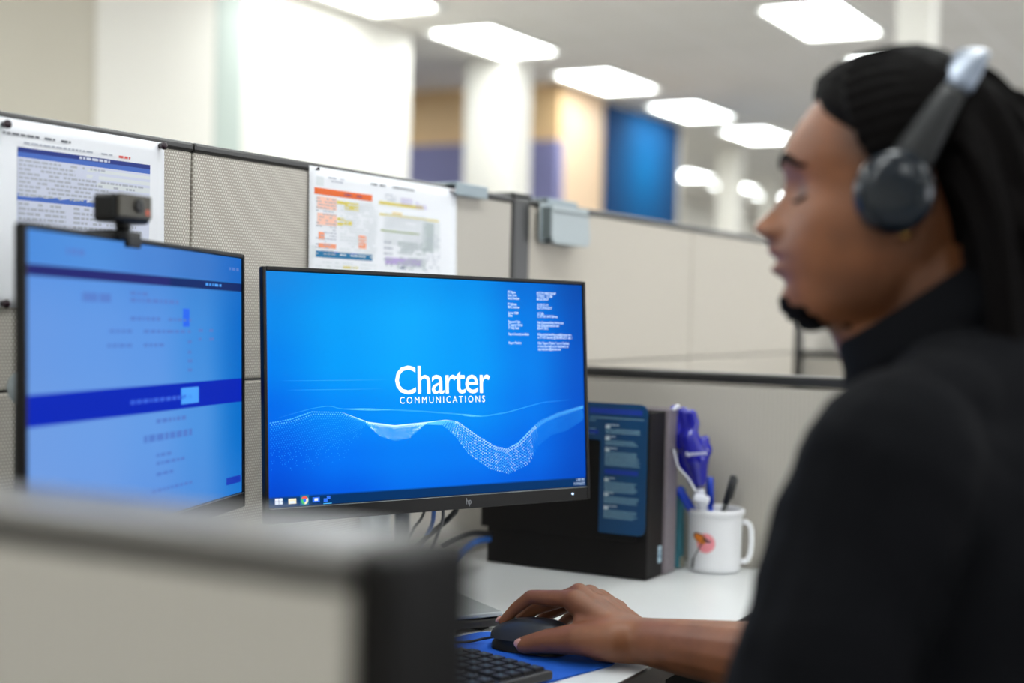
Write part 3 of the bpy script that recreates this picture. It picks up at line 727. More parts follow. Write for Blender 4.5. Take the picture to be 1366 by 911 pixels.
# ================================================================== DESK ITEMS
# --- binder (front) and box file behind it
M_bk = mat('binder_black', (14, 11, 10), .55, spec=.25, bump=.2, nscale=700)
bx0, bx1 = -1.222, -.922
t = thing('binder', (-1.07, 2.16, .74), 'large black ring binder standing on the desk behind the monitor', 'binder')
zb = .742
MB().box((-1.072, 2.134, zb+.137), (.300, .004, .274)).build('front_cover', M_bk, t, bevel=.0012)
MB().box((-1.072, 2.196, zb+.137), (.300, .004, .274)).build('back_cover', M_bk, t, bevel=.0012)
MB().box((-.9235, 2.165, zb+.137), (.004, .060, .274)).build('spine', M_bk, t, bevel=.0015)
MB().box((-1.075, 2.165, zb+.134), (.27, .05, .255)).build('page_block', M_paper, t, bevel=.002)
q = onx(883, 742, -.9215)
slab_ = MB().box((-.9213, 2.186, zb+.036), (.0006, .014, .028)).build('spine_label', mat('label_pale_blue', (170, 196, 210), .5), t)
MB().box((-.9209, 2.186, zb+.040), (.0006, .008, .003)).box((-.9209, 2.186, zb+.033), (.0006, .008, .006)).build('label_print', mat('ink_slate', (90, 120, 150), .6), slab_)
MB().box((-1.087, 2.1295, .899), (.292, .004, .192)).build('front_pocket', M_bk, t, bevel=.001)
t = thing('slim_binder', (-1.07, 2.225, .74), 'grey speckled slim binder squeezed behind the black one', 'binder')
M_sp = mat('binder_speckled_grey', (120, 112, 118), .4, noise=.35, nscale=220)
MB().box((-1.066, 2.202, zb+.138), (.292, .003, .276)).box((-1.066, 2.246, zb+.138), (.292, .003, .276)).build('cover', M_sp, t, bevel=.001)
MB().box((-.9195, 2.224, zb+.138), (.004, .044, .276)).build('spine', M_sp, t, bevel=.0015)
MB().box((-1.07, 2.224, zb+.135), (.27, .038, .262)).build('page_block', M_paper, t, bevel=.002)
t = thing('notebook', (-1.0, 2.27, .74), 'slim teal notebook standing between the binders and the mug', 'notebook')
MB().box((-1.005, 2.272, zb+.068), (.165, .003, .136)).box((-1.005, 2.290, zb+.068), (.165, .003, .136)).box((-.9215, 2.281, zb+.068), (.003, .020, .136)).build('cover', mat('notebook_teal', (66, 136, 152), .5, noise=.2, nscale=60), t, bevel=.001)
MB().box((-1.007, 2.281, zb+.067), (.158, .014, .126)).build('page_block', M_paper, t)
MB().box((-.9195, 2.281, zb+.010), (.0008, .018, .018)).build('spine_band', mat('notebook_cream', (196, 190, 172), .6), t)
MB().box((-.9195, 2.281, zb+.128), (.0008, .018, .012)).build('spine_band', mat('notebook_dark_teal', (14, 84, 100), .6), t)
# --- blue information card, L shaped, leaning on the binder
cy = 2.110
def rc(pts, r, n=6):
    out = []; k = len(pts)
    for i, (p, rad) in enumerate(zip(pts, r)):
        p = Vector(p); a = Vector(pts[i-1]); c = Vector(pts[(i+1) % k])
        if rad <= 0: out.append(tuple(p)); continue
        u = (a-p).normalized()*rad; v = (c-p).normalized()*rad
        for j in range(n+1):
            s = j/n; out.append(tuple((p+u)*(1-s)**2+p*2*s*(1-s)+(p+v)*s*s))
    return out
cx0, cxm, cx1 = -1.16, -.999, -.916
ctop, cmid, cbot = 1.030, .969, .817
outl = rc([(cx0, cmid), (cx0, ctop), (cx1, ctop), (cx1, cbot), (cxm, cbot), (cxm, cmid)], [.006, .012, .014, .014, .003, .004])
card = thing('info_card', (-1.0, cy, .82), 'dark blue info card with white text leaning on the black binder', 'card')
Mcard = mat('card_blue', (8, 62, 104), .3, noise=.1, nscale=12)
lean = .0
MB().prism([(x, cy, z) for x, z in outl], (0, .0012, 0), Mcard).build('card_sheet', Mcard, card)
ci = MB(); Mi1 = mat('card_ink_pale', (134, 176, 196), .5); Mi2 = mat('card_ink_bright', (214, 228, 236), .5); Mi3 = mat('card_band_blue', (14, 52, 150), .4)
def cr_(x0, z1, x1, z0, m): ci.add([(x0, cy-.0006, z0), (x1, cy-.0006, z0), (x1, cy-.0006, z1), (x0, cy-.0006, z1)], [(0, 1, 2, 3)], m)
cr_(-1.02, 1.021, -.925, 1.012, Mi3); cr_(-1.02, 1.006, -.922, 1.005, Mi1); cr_(-1.02, .985, -1.003, .978, Mi3)
def para(x0, x1, z, n, m=Mi1, first=None):
    for k in range(n):
        x = x0; end = x1-random.uniform(0, .012)
        while x < end:
            w = random.uniform(.002, .007); cr_(x, z, min(x+w, end), z-.0012, m); x += w+.0008
        z -= .0029
for z, n, hd in ((.995, 3, 1), (.976, 3, 1), (.957, 8, 1), (.908, 6, 1), (.884, 4, 1), (.862, 5, 1)):
    para(-.990, -.962, z, 1, Mi2); cr_(-.990, z-.0026, -.982, z-.0056, Mi2); para(-.990, -.926, z-.0072, n)
cr_(-.990, .922, -.93, .914, Mi3)
for z in (1.001, .987, .979): para(-1.02, -1.004, z, 1)
ci.build('printed_text', Mi1, card)
# --- mug
mx, my = -.868, 2.300
mug = thing('mug', (mx, my, .74), 'white enamel style mug with an orange bird print, full of pens', 'mug')
MB().lathe([(r_*1.13, z_) for r_, z_ in [(.0001, .001), (.037, .001), (.0395, .004), (.040, .012), (.041, .09), (.0415, .096), (.0440, .0985), (.0448, .1025), (.0440, .1065), (.0415, .1075), (.0395, .105), (.0385, .095), (.0375, .010), (.0001, .008)]], (mx, my, .7405), M_white, 48).build('cup', M_white, mug)
hd = _room(Vector((1, -.1, 0))).normalized()
hb = Vector((mx, my, .7405))
hpts = [hb+hd*r+Vector((0, 0, z)) for r, z in ((.044, .084), (.053, .0845), (.0585, .080), (.0618, .070), (.0628, .050), (.0610, .030), (.0570, .020), (.051, .0165), (.043, .017))]
MB().tube(hpts, .0030, n=10, flat=1.6, up=hd.cross(Vector((0, 0, 1)))).build('handle', M_white, mug)
def on_mug(ang, z, r=.047): # ang measured from the direction facing the camera
    fd = -_room(Vector((0, 1, 0))); sd = _room(Vector((1, 0, 0)))
    return Vector((mx, my, 0))+(fd*math.cos(ang)+sd*math.sin(ang))*r+Vector((0, 0, .7405+z))
pb = MB()
def mugpoly(pts, m, r, n=8):
    A, B, C_, D_ = pts; vs = []
    for i in range(n+1):
        t_ = i/n; vs += [on_mug(B[0]+(C_[0]-B[0])*t_, B[1]+(C_[1]-B[1])*t_, r), on_mug(A[0]+(D_[0]-A[0])*t_, A[1]+(D_[1]-A[1])*t_, r)]
    pb.add(vs, [(2*i, 2*i+2, 2*i+3, 2*i+1) for i in range(n)], m)
def mugdisc(a0, z0, rz, m, r, sa=1.0, rot=0, n=20):
    k = 1/.047
    C = [(a0, z0)]+[(a0+(math.cos(rot)*math.cos(w)*rz*sa-math.sin(rot)*math.sin(w)*rz)*k, z0+math.sin(rot)*math.cos(w)*rz*sa+math.cos(rot)*math.sin(w)*rz) for w in [2*PI*i/n for i in range(n)]]
    pb.add([on_mug(a_, z_, r) for a_, z_ in C], [(0, i+1, (i+1) % n+1) for i in range(n)], m)
mugdisc(-.48, .052, .0165, mat('print_pink', (240, 150, 160), .5), .0472)
M_org = mat('print_orange', (222, 128, 40), .5); M_ink = mat('print_black', (34, 28, 30), .5)
for i in range(2): mugdisc(-.72, .060-.0*i, .0062 if i else .0078, (M_ink, M_org)[i], .0475+.0003*i, 1.9, -.35)
mugdisc(-.62, .0545, .0045, M_org, .0481, 1.5, -.3)
mugpoly([(-.60, .055), (-.30, .0535), (-.28, .0565), (-.58, .060)], M_ink, .0483)
mugpoly([(-.62, .052), (-.52, .056), (-.90, .026), (-1.00, .022)], M_ink, .0483); mugpoly([(-1.00, .024), (-.90, .028), (-.96, .006), (-1.05, .008)], M_ink, .0484)
pb.build('bird_print', None, mug)
# pens in the mug
def inmug(px, py, D, foot=(0, 0)):
    top = at(px, py, D); bot = Vector((mx+foot[0], my+foot[1], .7505)); return top, bot
def pen(name, px, py, foot, r, m, capm, label, D=2.40):
    top, bot = inmug(px, py, D, foot)
    o = thing(name, tuple(bot), label, 'pen'); d = (bot-top)
    MB().tube([top+d*.30, top+d*.95, bot], [r*.9, r*.9, r*.3], n=14).build('barrel', m, o)
    cp_ = MB().tube([top, top+d*.01, top+d*.32], [r*.8, r*1.15, r*1.1], n=14).build('cap', capm, o)
    return cp_, top, d
M_pb = mat('pen_royal_blue', (14, 62, 190), .3); M_pk2 = mat('pen_black', (40, 42, 44), .3)
o, top, d = pen('pen', 979, 634, (-.012, .004), .0052, M_pk2, M_pk2, 'black capped pen leaning right in the mug', 2.44)
side = (RR-d.normalized()*RR.dot(d.normalized())).normalized()
MB().tube([top+d*.03+side*.0075, top+d*.26+side*.0080], .0016, n=8).box(top+d*.04+side*.005, (.004, .004, .004)).build('clip', M_pk2, o)
pen('marker', 904, 650, (.022, .002), .0068, M_pb, M_pb, 'thick blue marker leaning left in the mug', 2.425)
pen('marker', 947, 636, (.0, -.012), .0058, M_pb, M_pb, 'slim blue marker standing upright behind the clapper handle', 2.46)
# --- hand clapper toy
M_cl = mat('clapper_blue', (18, 22, 158), .22, coat=.5); M_clw = mat('clapper_white', (220, 222, 232), .3)
cl = thing('hand_clapper', (mx, my, .75), 'royal blue plastic hand clapper on a white stick standing in the mug', 'toy')
def clap_hand(name, f, Dd):
    b = MB()
    for pts, rs in f: b.chain([at(x, y, Dd+dz) for x, y, dz in pts], rs)
    return b
hand1 = [([(934, 640, 0), (930, 610, 0)], [.012, .020]), ([(930, 612, 0), (920, 585, 0)], [.021, .018]), ([(930, 620, 0), (938, 600, 0)], [.014, .016]),
         ([(934, 604, 0), (940, 592, 0), (941, 586, 0)], [.010, .0085, .0075]),
         ([(922, 590, 0), (926, 565, 0), (923, 552, .0)], [.011, .0095, .0085]), ([(915, 590, .006), (916, 566, .008), (912, 549, .008)], [.011, .0095, .0085]),
         ([(908, 592, .012), (904, 566, .014), (900, 546, .014)], [.011, .0095, .0080])]
clap_hand('hand', hand1, 2.40).build('blue_hand', M_cl, cl, remesh=.0022, smooth_it=3)
hand2 = [([(928, 645, .02), (915, 618, .03), (908, 590, .03)], [.010, .014, .013]), ([(905, 600, .03), (900, 570, .035)], [.013, .009]), ([(903, 580, .03), (900, 548, .035)], [.009, .0075])]
clap_hand('hand', hand2, 2.40).build('blue_hand', M_cl, cl, remesh=.0025, smooth_it=3)
b = MB(); b.chain([at(899, 600, 2.385), at(904, 622, 2.385), at(918, 638, 2.385), at(928, 655, 2.39)], [.0019, .0019, .002, .0025]); b.build('white_rim', M_clw, cl, remesh=.0012, smooth_it=1)
h0, h1 = at(933, 652, 2.40), Vector((mx-.006, my-.004, .7505))
MB().tube([h0, h0+(h1-h0)*.15, h1], [.0098, .0088, .0085], n=4, smooth=False).build('handle', M_clw, cl, bevel=.0015)
b = MB(); hx = at(935, 665, 2.40); b.box(hx, (.027, .022, .014), R=Matrix((RR, FF, UU)).transposed() @ rotm('Y', .25)); b.build('collar', M_clw, cl, bevel=.003)
b = MB(); b.chain([at(899, 546, 2.392), at(904, 542, 2.392)], [.0028, .0034]); b.build('tip_highlight', M_clw, cl)  # white blob put in as the highlight on the top finger
tx = text('Spectrum', .0092, M_clw, cl, (0, 0, 0), 'printed_name', 'CENTER', offset=.0002)
Rt = Matrix((RR, UU, -FF)).transposed().to_4x4()
tx.matrix_basis = Matrix.Translation(at(929, 607, 2.374)-Vector(cl.location)) @ Rt @ Matrix.Rotation(.06, 4, 'Z')

# --- laptop
t_ = math.radians(32); e1 = Vector((-math.cos(t_), math.sin(t_), 0)); e2 = Vector((-math.sin(t_), -math.cos(t_), 0))
LC = onz(671, 815, .766); Cc = Vector((LC.x, LC.y, 0))+e1*.108+e2*.155
Rl = Matrix((e1, e2*-1, Vector((0, 0, 1)))).transposed()
if Rl.determinant() < 0: Rl = Matrix((e1, e2, Vector((0, 0, 1)))).transposed()
lap = thing('laptop', (Cc.x, Cc.y, .74), 'closed silver laptop lying on the desk under the monitor', 'laptop')
MB().box((Cc.x, Cc.y, .7625), (.216, .31, .007), R=Rl).build('lid', M_alu, lap, bevel=.0025, seg=3)
MB().box((Cc.x, Cc.y, .7515), (.216, .31, .012), R=Rl).build('base', mat('laptop_dark_base', (24, 20, 18), .5), lap, bevel=.004, seg=3)
ff = MB()
for a_, b_ in ((-1, -1), (1, -1), (1, 1), (-1, 1)):
    p = Vector((Cc.x, Cc.y, 0))+Rl @ Vector((a_*.085, b_*.13, 0)); ff.box((p.x, p.y, .743), (.02, .02, .006))
ff.build('rubber_foot', M_black, lap)
disc_ = MB(); disc_.lathe([(.0001, 0), (.013, 0), (.013, .0004), (.0001, .0004)], (Cc.x, Cc.y, .7661), None, 24); disc_.build('lid_logo', mat('logo_dark', (60, 62, 66), .2, .6), lap)

# --- mouse pad, keyboard
M_pad = mat('mouse_pad_blue', (0, 84, 186), .8, bump=.3, nscale=900)
def rrect(c, w, h, r, ang, z, n=8):
    out = []
    for sx, sy, a0 in ((1, 1, 0), (-1, 1, PI/2), (-1, -1, PI), (1, -1, 1.5*PI)):
        for k in range(n+1):
            a = a0+PI/2*k/n; p = Vector((sx*(w/2-r)+r*math.cos(a), sy*(h/2-r)+r*math.sin(a), 0))
            p = rotm('Z', ang) @ p; out.append((c[0]+p.x, c[1]+p.y, z))
    return out
PADC = (-.862, 1.560)
tag(MB().prism(rrect(PADC, .232, .185, .03, math.radians(-13), .7405), (0, 0, .0022), M_pad).build('mouse_pad', M_pad), 'royal blue mouse pad with rounded corners under the hand', 'mouse pad')
ka = math.radians(15); k1 = Vector((-math.cos(ka), math.sin(ka), 0)); k2 = Vector((-math.sin(ka), -math.cos(ka), 0))
KC = onz(739, 893, .757); KB = Vector((KC.x, KC.y, 0))
Rk = Matrix((k1*-1, k2*-1, Vector((0, 0, 1)))).transposed()
kc = KB+k1*.078+k2*.217
kb = thing('keyboard', (kc.x, kc.y, .743), 'black keyboard with low keys in front of the mouse pad', 'keyboard')
MB().box((kc.x, kc.y, .7505), (.156, .434, .011), R=Rk).build('body', mat('keyboard_body', (34, 34, 36), .4), kb, bevel=.003)
kk = MB(); M_key = mat('key_black', (26, 26, 29), .5); M_leg = mat('key_legend', (84, 112, 118), .5)
lg = MB()
for r_ in range(6):
    c_ = 0.0
    while c_ < 22:
        wd = 1
        if r_ == 5 and 8 < c_ < 14: wd = 5
        a = KB+k1*(.142-.0195-(5-r_)*.0190*1.0+.0)+k2*0
        s_ = .142-(r_)*.0212; s_ = .016+r_*.0212
        if r_ in (0, 1) and c_ == 0: pass
        p = KB+k1*s_+k2*(.014+(c_+wd/2-.5)*.0192+.002)
        if not (3.9 < c_ < 4.3):
            kk.box((p.x, p.y, .7578), (.0172, .0160*wd+.003*(wd-1), .0045), M_key, R=Rk, taper=.9)
            lg.box((p.x, p.y, .7602), (.004, .003, .0003), M_leg, R=Rk)
        c_ += wd+(.35 if int(c_) in (3, 7) else 0)
kko = kk.build('keys', M_key, kb); lg.build('key_legends', M_leg, kko)
# --- mouse
MC = Vector((-.852, 1.607, .743)); mr = math.radians(3)
ms = thing('computer_mouse', tuple(MC), 'black wired computer mouse under the man\'s right hand', 'computer mouse')
def mouse_grid(zs, sx=1., sy=1., z0=.0, top=True):
    vs = []; fs = []; nx, ny = 26, 18
    for i in range(nx+1):
        u = -1+2*i/nx
        for j in range(ny+1):
            v = -1+2*j/ny
            w = .030*(1-.10*(u+.1)**2)*math.sqrt(max(0, 1-abs(u)**5))*sy
            x = u*.054*sx; y = v*w
            h = (.038*(1-.55*((u-.25)/1.25)**2)) * (max(0, 1-abs(v)**3.2))**.5 * math.sqrt(max(0, 1-abs(u)**7))
            vs.append((x, y, z0+zs*h))
    W = ny+1
    for i in range(nx):
        for j in range(ny): fs.append((i*W+j, (i+1)*W+j, (i+1)*W+j+1, i*W+j+1))
    n = len(vs); vs += [(x, y, z0) for x, y, z in vs]
    fs += [tuple(k+n for k in f[::-1]) for f in fs]
    return vs, fs
Mmm = Matrix.Translation(MC) @ Matrix.Rotation(mr, 4, 'Z')
vs, fs = mouse_grid(.72, 1, 1, .001); MB().add(vs, fs, None, True, Mmm).build('base', M_blackg, ms)
vs, fs = mouse_grid(.71, 1.03, .96, .0145); MB().add(vs, fs, None, True, Mmm).build('top_shell', mat('mouse_top', (40, 42, 46), .38), ms)
b = MB(); b.lathe([(.0001, -.0035), (.008, -.0035), (.009, 0), (.008, .0035), (.0001, .0035)], (0, 0, 0), None, 18, rotm('X', PI/2))
b.v = [Mmm @ (v+Vector((-.028, 0, .031))) for v in b.v]; b.build('scroll_wheel', M_cg, ms)
fr = Mmm @ Vector((-.054, 0, .010))
pts = [fr, fr+Vector((-.015, -.004, -.004)), Vector((-.938, 1.585, .7455)), Vector((-.975, 1.56, .7450)), Vector((-1.00, 1.48, .7435)), Vector((-1.03, 1.32, .7435))]
o = cable(pts, .0017, M_cbk, 'x'); ms_c = o
for k in ('label', 'category', 'group'): del o[k]
o.name = 'cord'; o.parent = ms; o.location = -Vector(ms.location)
# --- pen behind the hand
pa, pe = onz(845, 821.5, .746), onz(752, 797, .746)
t = thing('pen', tuple(pa), 'black pen lying on the desk just behind the wrist', 'pen')
MB().tube([pa, pa+(pe-pa)*.62], .0046, n=12).build('barrel', M_blackg, t)
MB().tube([pa+(pe-pa)*.6, pe], [.005, .0042], n=12).build('cap', M_black, t)

# --- monitor in the next cubicle, its bright page just visible under the chin
Mn = mon_matrix((-1.0, 4.55, 1.09), 60, 3, 0)
m3 = thing('monitor', None, 'far monitor with a bright white and blue page under the man\'s chin', 'monitor', M=Mn)
monitor_shell(m3)
def far_page(u, v): return (90, 150, 235) if u < .32 and int(v*30) % 3 else (236, 244, 255)
grid_screen('screen', vcol_emit('display_far_page', 1.2), m3, far_page, 20, 30)
b = MB(); b.box((0, .055, -.16), (.05, .02, .30)); b.box((0, .06, -.331), (.24, .2, .012)); b.build('stand', M_black, m3, bevel=.004, world=False)
t = thing('far_desk', (-1.0, 5.0, 0), 'white desk top in the next cubicle behind the low partition', 'desk')
MB().box((-.999, 5.0, .7275), (.59, 1.6, .025)).build('desktop', M_desk, t, bevel=.003)
for y in (4.3, 5.7): MB().box((-1.0, y, .357), (.5, .03, .714)).build('support_panel', M_rail, t, bevel=.003)

# ================================================================== PERSON
def skin_mat(hand=False):
    m = bpy.data.materials.new('skin'); m.use_nodes = True; nt = m.node_tree; N = nt.nodes; L = nt.links
    b = N['Principled BSDF']; b.inputs['Roughness'].default_value = .48; b.inputs['Specular IOR Level'].default_value = .45
    b.inputs['Subsurface Weight'].default_value = .08; b.inputs['Subsurface Radius'].default_value = (.01, .004, .002); b.inputs['Subsurface Scale'].default_value = .5
    tc = N.new('ShaderNodeTexCoord'); n = N.new('ShaderNodeTexNoise'); n.inputs['Scale'].default_value = 22; n.inputs['Detail'].default_value = 5
    L.new(tc.outputs['Object'], n.inputs['Vector'])
    cr = N.new('ShaderNodeValToRGB'); cr.color_ramp.elements[0].position = .3; cr.color_ramp.elements[1].position = .75
    cr.color_ramp.elements[0].color = (*lin((110, 66, 39)), 1); cr.color_ramp.elements[1].color = (*lin((138, 86, 54)), 1)
    L.new(n.outputs['Fac'], cr.inputs[0]); last = cr.outputs[0]
    n2 = N.new('ShaderNodeTexNoise'); n2.inputs['Scale'].default_value = 420; L.new(tc.outputs['Object'], n2.inputs['Vector'])
    bp = N.new('ShaderNodeBump'); bp.inputs['Strength'].default_value = .25; bp.inputs['Distance'].default_value = .0006
    L.new(n2.outputs['Fac'], bp.inputs['Height']); L.new(bp.outputs[0], b.inputs['Normal'])
    def blob(center, radii, rot, color, inner, amount):
        nonlocal last
        mp = N.new('ShaderNodeMapping'); mp.vector_type = 'TEXTURE'; L.new(tc.outputs['Object'], mp.inputs[0])
        mp.inputs['Location'].default_value = center; mp.inputs['Rotation'].default_value = rot; mp.inputs['Scale'].default_value = radii
        ln = N.new('ShaderNodeVectorMath'); ln.operation = 'LENGTH'; L.new(mp.outputs[0], ln.inputs[0])
        mr = N.new('ShaderNodeMapRange'); mr.inputs['From Min'].default_value = inner; mr.inputs['From Max'].default_value = 1; mr.inputs['To Min'].default_value = amount; mr.inputs['To Max'].default_value = 0
        mr.interpolation_type = 'SMOOTHSTEP'; L.new(ln.outputs['Value'], mr.inputs['Value'])
        mx = N.new('ShaderNodeMix'); mx.data_type = 'RGBA'; L.new(mr.outputs[0], mx.inputs['Factor']); L.new(last, mx.inputs['A']); mx.inputs['B'].default_value = (*lin(color), 1)
        L.new(mx.outputs['Result'], b.inputs['Base Color']); last = mx.outputs['Result']
    L.new(last, b.inputs['Base Color'])
    m['_'] = 1
    return m, blob

# head frame (room coordinates)
HY = math.radians(10)
HC = _room(Vector((.330, 1.25, 0))); HC.z = 1.285
HF = _room(Vector((-math.cos(HY), math.sin(HY), 0))).normalized()   # forward
HL = Vector((0, 0, 1)).cross(HF)                                      # towards his left ear
HYAW = math.atan2(HF.y, HF.x)
def hp_(a, l, h): return HC+HF*a+HL*l+Vector((0, 0, h))
ROOT = Vector((-.20, 1.27, 0))
per = thing('person', tuple(ROOT), 'seated man in a black shirt working the mouse, wearing headphones, with long black locs', 'person')
M_skin, blob = skin_mat()
def hb_loc(a, l, h): q = hp_(a, l, h)-ROOT; return tuple(q)
hr = (0, 0, HYAW)
for sgn in (1, -1):
    blob(hb_loc(.012, .072*sgn, .055), (.058, .05, .055), hr, (52, 34, 26), .35, .8)      # faded temple
    blob(hb_loc(.02, .06*sgn, -.085), (.075, .04, .035), hr, (58, 36, 26), .2, .55)     # jaw stubble, toned darker for the shade under the jaw
blob(hb_loc(.098, 0, -.054), (.022, .026, .014), hr, (120, 62, 58), .3, .7)              # lips
blob(hb_loc(.100, 0, -.040), (.02, .028, .007), hr, (56, 36, 28), .2, .6)                # moustache shade
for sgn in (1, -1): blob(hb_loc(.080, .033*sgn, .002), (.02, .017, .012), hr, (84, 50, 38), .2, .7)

T_front = [(-.118, .050), (-.112, .072), (-.104, .086), (-.095, .0915), (-.085, .0925), (-.075, .0930), (-.06, .0960), (-.045, .0965), (-.035, .0950), (-.015, .0905), (0, .0880), (.012, .0900), (.022, .0935), (.032, .0955), (.046, .0920), (.066, .0810), (.086, .0660), (.100, .050), (.111, .033), (.118, .012), (.122, -.012)]
T_back = [(-.118, .02), (-.11, -.005), (-.1, -.03), (-.08, -.055), (-.05, -.072), (0, -.088), (.03, -.095), (.06, -.091), (.09, -.072), (.11, -.046), (.122, -.018)]
T_w = [(-.118, .020), (-.112, .034), (-.1, .049), (-.08, .060), (-.05, .069), (-.02, .0725), (0, .074), (.03, .0765), (.06, .074), (.085, .063), (.1, .050), (.112, .034), (.119, .018), (.122, .004)]
def sint(tab, x):  # smooth (Catmull) lookup
    xs = [t[0] for t in tab]; 
    if x <= xs[0]: return tab[0][1]
    if x >= xs[-1]: return tab[-1][1]
    i = max(k for k in range(len(xs)) if xs[k] <= x); i = min(i, len(xs)-2)
    s = (x-xs[i])/(xs[i+1]-xs[i]); p1, p2 = tab[i][1], tab[i+1][1]
    m1 = (p2-tab[i-1][1])/(xs[i+1]-xs[i-1])*(xs[i+1]-xs[i]) if i > 0 else p2-p1
    m2 = (tab[i+2][1]-p1)/(xs[i+2]-xs[i])*(xs[i+1]-xs[i]) if i+2 < len(xs) else p2-p1
    s2, s3 = s*s, s*s*s
    return (2*s3-3*s2+1)*p1+(s3-2*s2+s)*m1+(-2*s3+3*s2)*p2+(s3-s2)*m2
def g(x, s): return math.exp(-(x/s)**2)
def head_pt(h, phi, off=0.):
    f, bk, w = sint(T_front, h), sint(T_back, h), sint(T_w, h)
    c = (f+bk)/2; cp, sp = math.cos(phi), math.sin(phi)
    a = c+(f-c)*math.copysign(abs(cp)**.9, cp); l = w*math.copysign(abs(sp)**.92, sp)
    if cp > 0:
        k = cp**.5
        # nose
        nb = sint([(-.048, 0), (-.040, .010), (-.036, .0165), (-.030, .0250), (-.024, .0250), (-.016, .0185), (-.006, .0115), (.006, .0055), (.018, .001), (.03, 0)], h)
        ns = sint([(-.048, .014), (-.03, .0125), (-.015, .0095), (0, .0085), (.03, .012)], h)
        a += nb*g(l, ns)
        a += .0075*g(abs(l)-.0145, .0065)*g(h+.031, .0075)
        a -= .0075*g(abs(l)-.030, .0135)*g(h-.003, .012)
        a += .0045*g(abs(l)-.031, .011)*g(h-.001, .0075)
        a += .0030*g(abs(l)-.026, .018)*g(h-.026, .008)
        a += .0095*g(l, .019)*g(h+.0490, .0055)+.0085*g(l, .0175)*g(h+.0650, .0062)-.0030*g(l, .024)*g(h+.0570, .0028)
        a -= .0040*g(l, .022)*g(h+.0765, .006); a += .0035*g(l, .02)*g(h+.098, .012)
        l += math.copysign(.004, l)*g(abs(l)-.05, .02)*g(h+.02, .02)
    v = Vector((a-c, l, 0)); n = v.normalized() if v.length > 1e-6 else Vector((0, 0, 0))
    up = max(0, (h-.02)/.1)
    return hp_(a+n.x*off, l+n.y*off, h+off*up*1.1)
def head_grid(n1=110, n2=110):
    vs = []; fs = []
    hs = [-.118+.240*(.5-.5*math.cos(PI*(i/n1)))*.35+.240*(i/n1)*.65 for i in range(n1+1)]
    for h in hs:
        for j in range(n2): vs.append(head_pt(h, 2*PI*j/n2))
    for i in range(n1):
        for j in range(n2): fs.append((i*n2+j, i*n2+(j+1) % n2, (i+1)*n2+(j+1) % n2, (i+1)*n2+j))
    fs += [tuple(range(n2))[::-1], tuple(n1*n2+j for j in range(n2))]
    return vs, fs
def hand_chains(b, W, MCPi, PIPi, DIPi, TIPi, side, thumb, curl=(0, 0, 0, 0)):
    """hand made of chains: side = vector from index towards the little finger"""
    s = side.normalized(); fr = (MCPi-W).normalized()
    offs = [0, .0215, .042, .0610]; lenf = [1, 1.08, 1.0, .80]; drop = [0, .003, .001, -.004]
    rr_ = [(.0118, .0094, .0080, .0066), (.0118, .0096, .0082, .0068), (.0112, .0090, .0076, .0064), (.0100, .0080, .0068, .0058)]
    mcps = []
    for i in range(4):
        m_ = MCPi+s*offs[i]+Vector((0, 0, drop[i]))-fr*(0, -.002, .004, .011)[i]
        p_ = m_+(PIPi-MCPi)*lenf[i]+s*(0, .001, .003, .006)[i]; d_ = p_+(DIPi-PIPi)*lenf[i]+s*(0, 0, .001, .002)[i]; t_ = d_+(TIPi-DIPi)*lenf[i]
        p_.z -= curl[i]; d_.z -= curl[i]*1.1; t_.z = max(t_.z-curl[i]*.7, .752)
        b.chain([m_, p_, d_, t_], rr_[i]); mcps.append(m_)
        w_ = W+s*(-.010+.0115*i); b.cap(w_, m_, .0200, .0135)
        b.cap(w_*.5+m_*.5+Vector((0, 0, -.008)), m_+Vector((0, 0, -.006)), .0165, .0115)
    for i in range(3): b.cap(mcps[i]-fr*.004, mcps[i+1]-fr*.004, .0118, .0108); b.cap(mcps[i]-fr*.028, mcps[i+1]-fr*.028, .0150, .014)
    b.chain(thumb[0], thumb[1])
    b.cap(thumb[0][1], mcps[0]-fr*.018+Vector((0, 0, -.008)), .0125, .0110)
    b.cap(thumb[0][0], W+s*.02, .019, .02)
    return mcps
body = MB()
vs, fs = head_grid(); body.add(vs, fs, None, True)
# ears
for sgn in (1, -1):
    for k in range(9):
        w_ = math.radians(-110+k*32); a_, h_ = -.006-math.sin(w_)*0-.016*math.cos(w_)-.004, .030*math.sin(w_)*1.0-.004
        w2_ = w_+math.radians(32); a2, h2 = -.010-.016*math.cos(w2_), .030*math.sin(w2_)-.004
        body.cap(hp_(a_, .079*sgn, h_), hp_(a2, .079*sgn, h2), .0045, .0045)
    body.ball(hp_(-.008, .076*sgn, -.006), .018, None, 12, (.8, .45, 1.2), rotm('Z', HYAW))
    body.ball(hp_(-.004, .0785*sgn, -.034), .0075)
# neck
NB = Vector((-.215, 1.285, 1.120))
body.chain([hp_(-.022, 0, -.02), hp_(-.030, 0, -.075), hp_(-.060, 0, -.125), NB], [.060, .063, .066, .074])
body.chain([hp_(.020, 0, -.085), hp_(-.005, 0, -.135), NB+Vector((-.02, 0, -.01))], [.040, .046, .055])
# torso
LS, RS = Vector((-.265, 1.085, 1.070)), Vector((-.285, 1.455, 1.055))
PEL = Vector((-.12, 1.27, .56)); CH = Vector((-.20, 1.27, .98)); AB = Vector((-.175, 1.27, .74))
for dy, r0, r1 in ((-.075, .115, .125), (0, .125, .135), (.075, .115, .125)):
    v_ = Vector((0, dy, 0)); body.chain([CH+v_, AB+v_, PEL+v_], [r0, r1, .13])
body.cap(NB, LS+Vector((0, .03, .0)), .062, .058); body.cap(NB, RS+Vector((0, -.03, .0)), .062, .058)
body.cap(CH+Vector((0, -.06, .03)), LS, .10, .062); body.cap(CH+Vector((0, .06, .03)), RS, .10, .062)
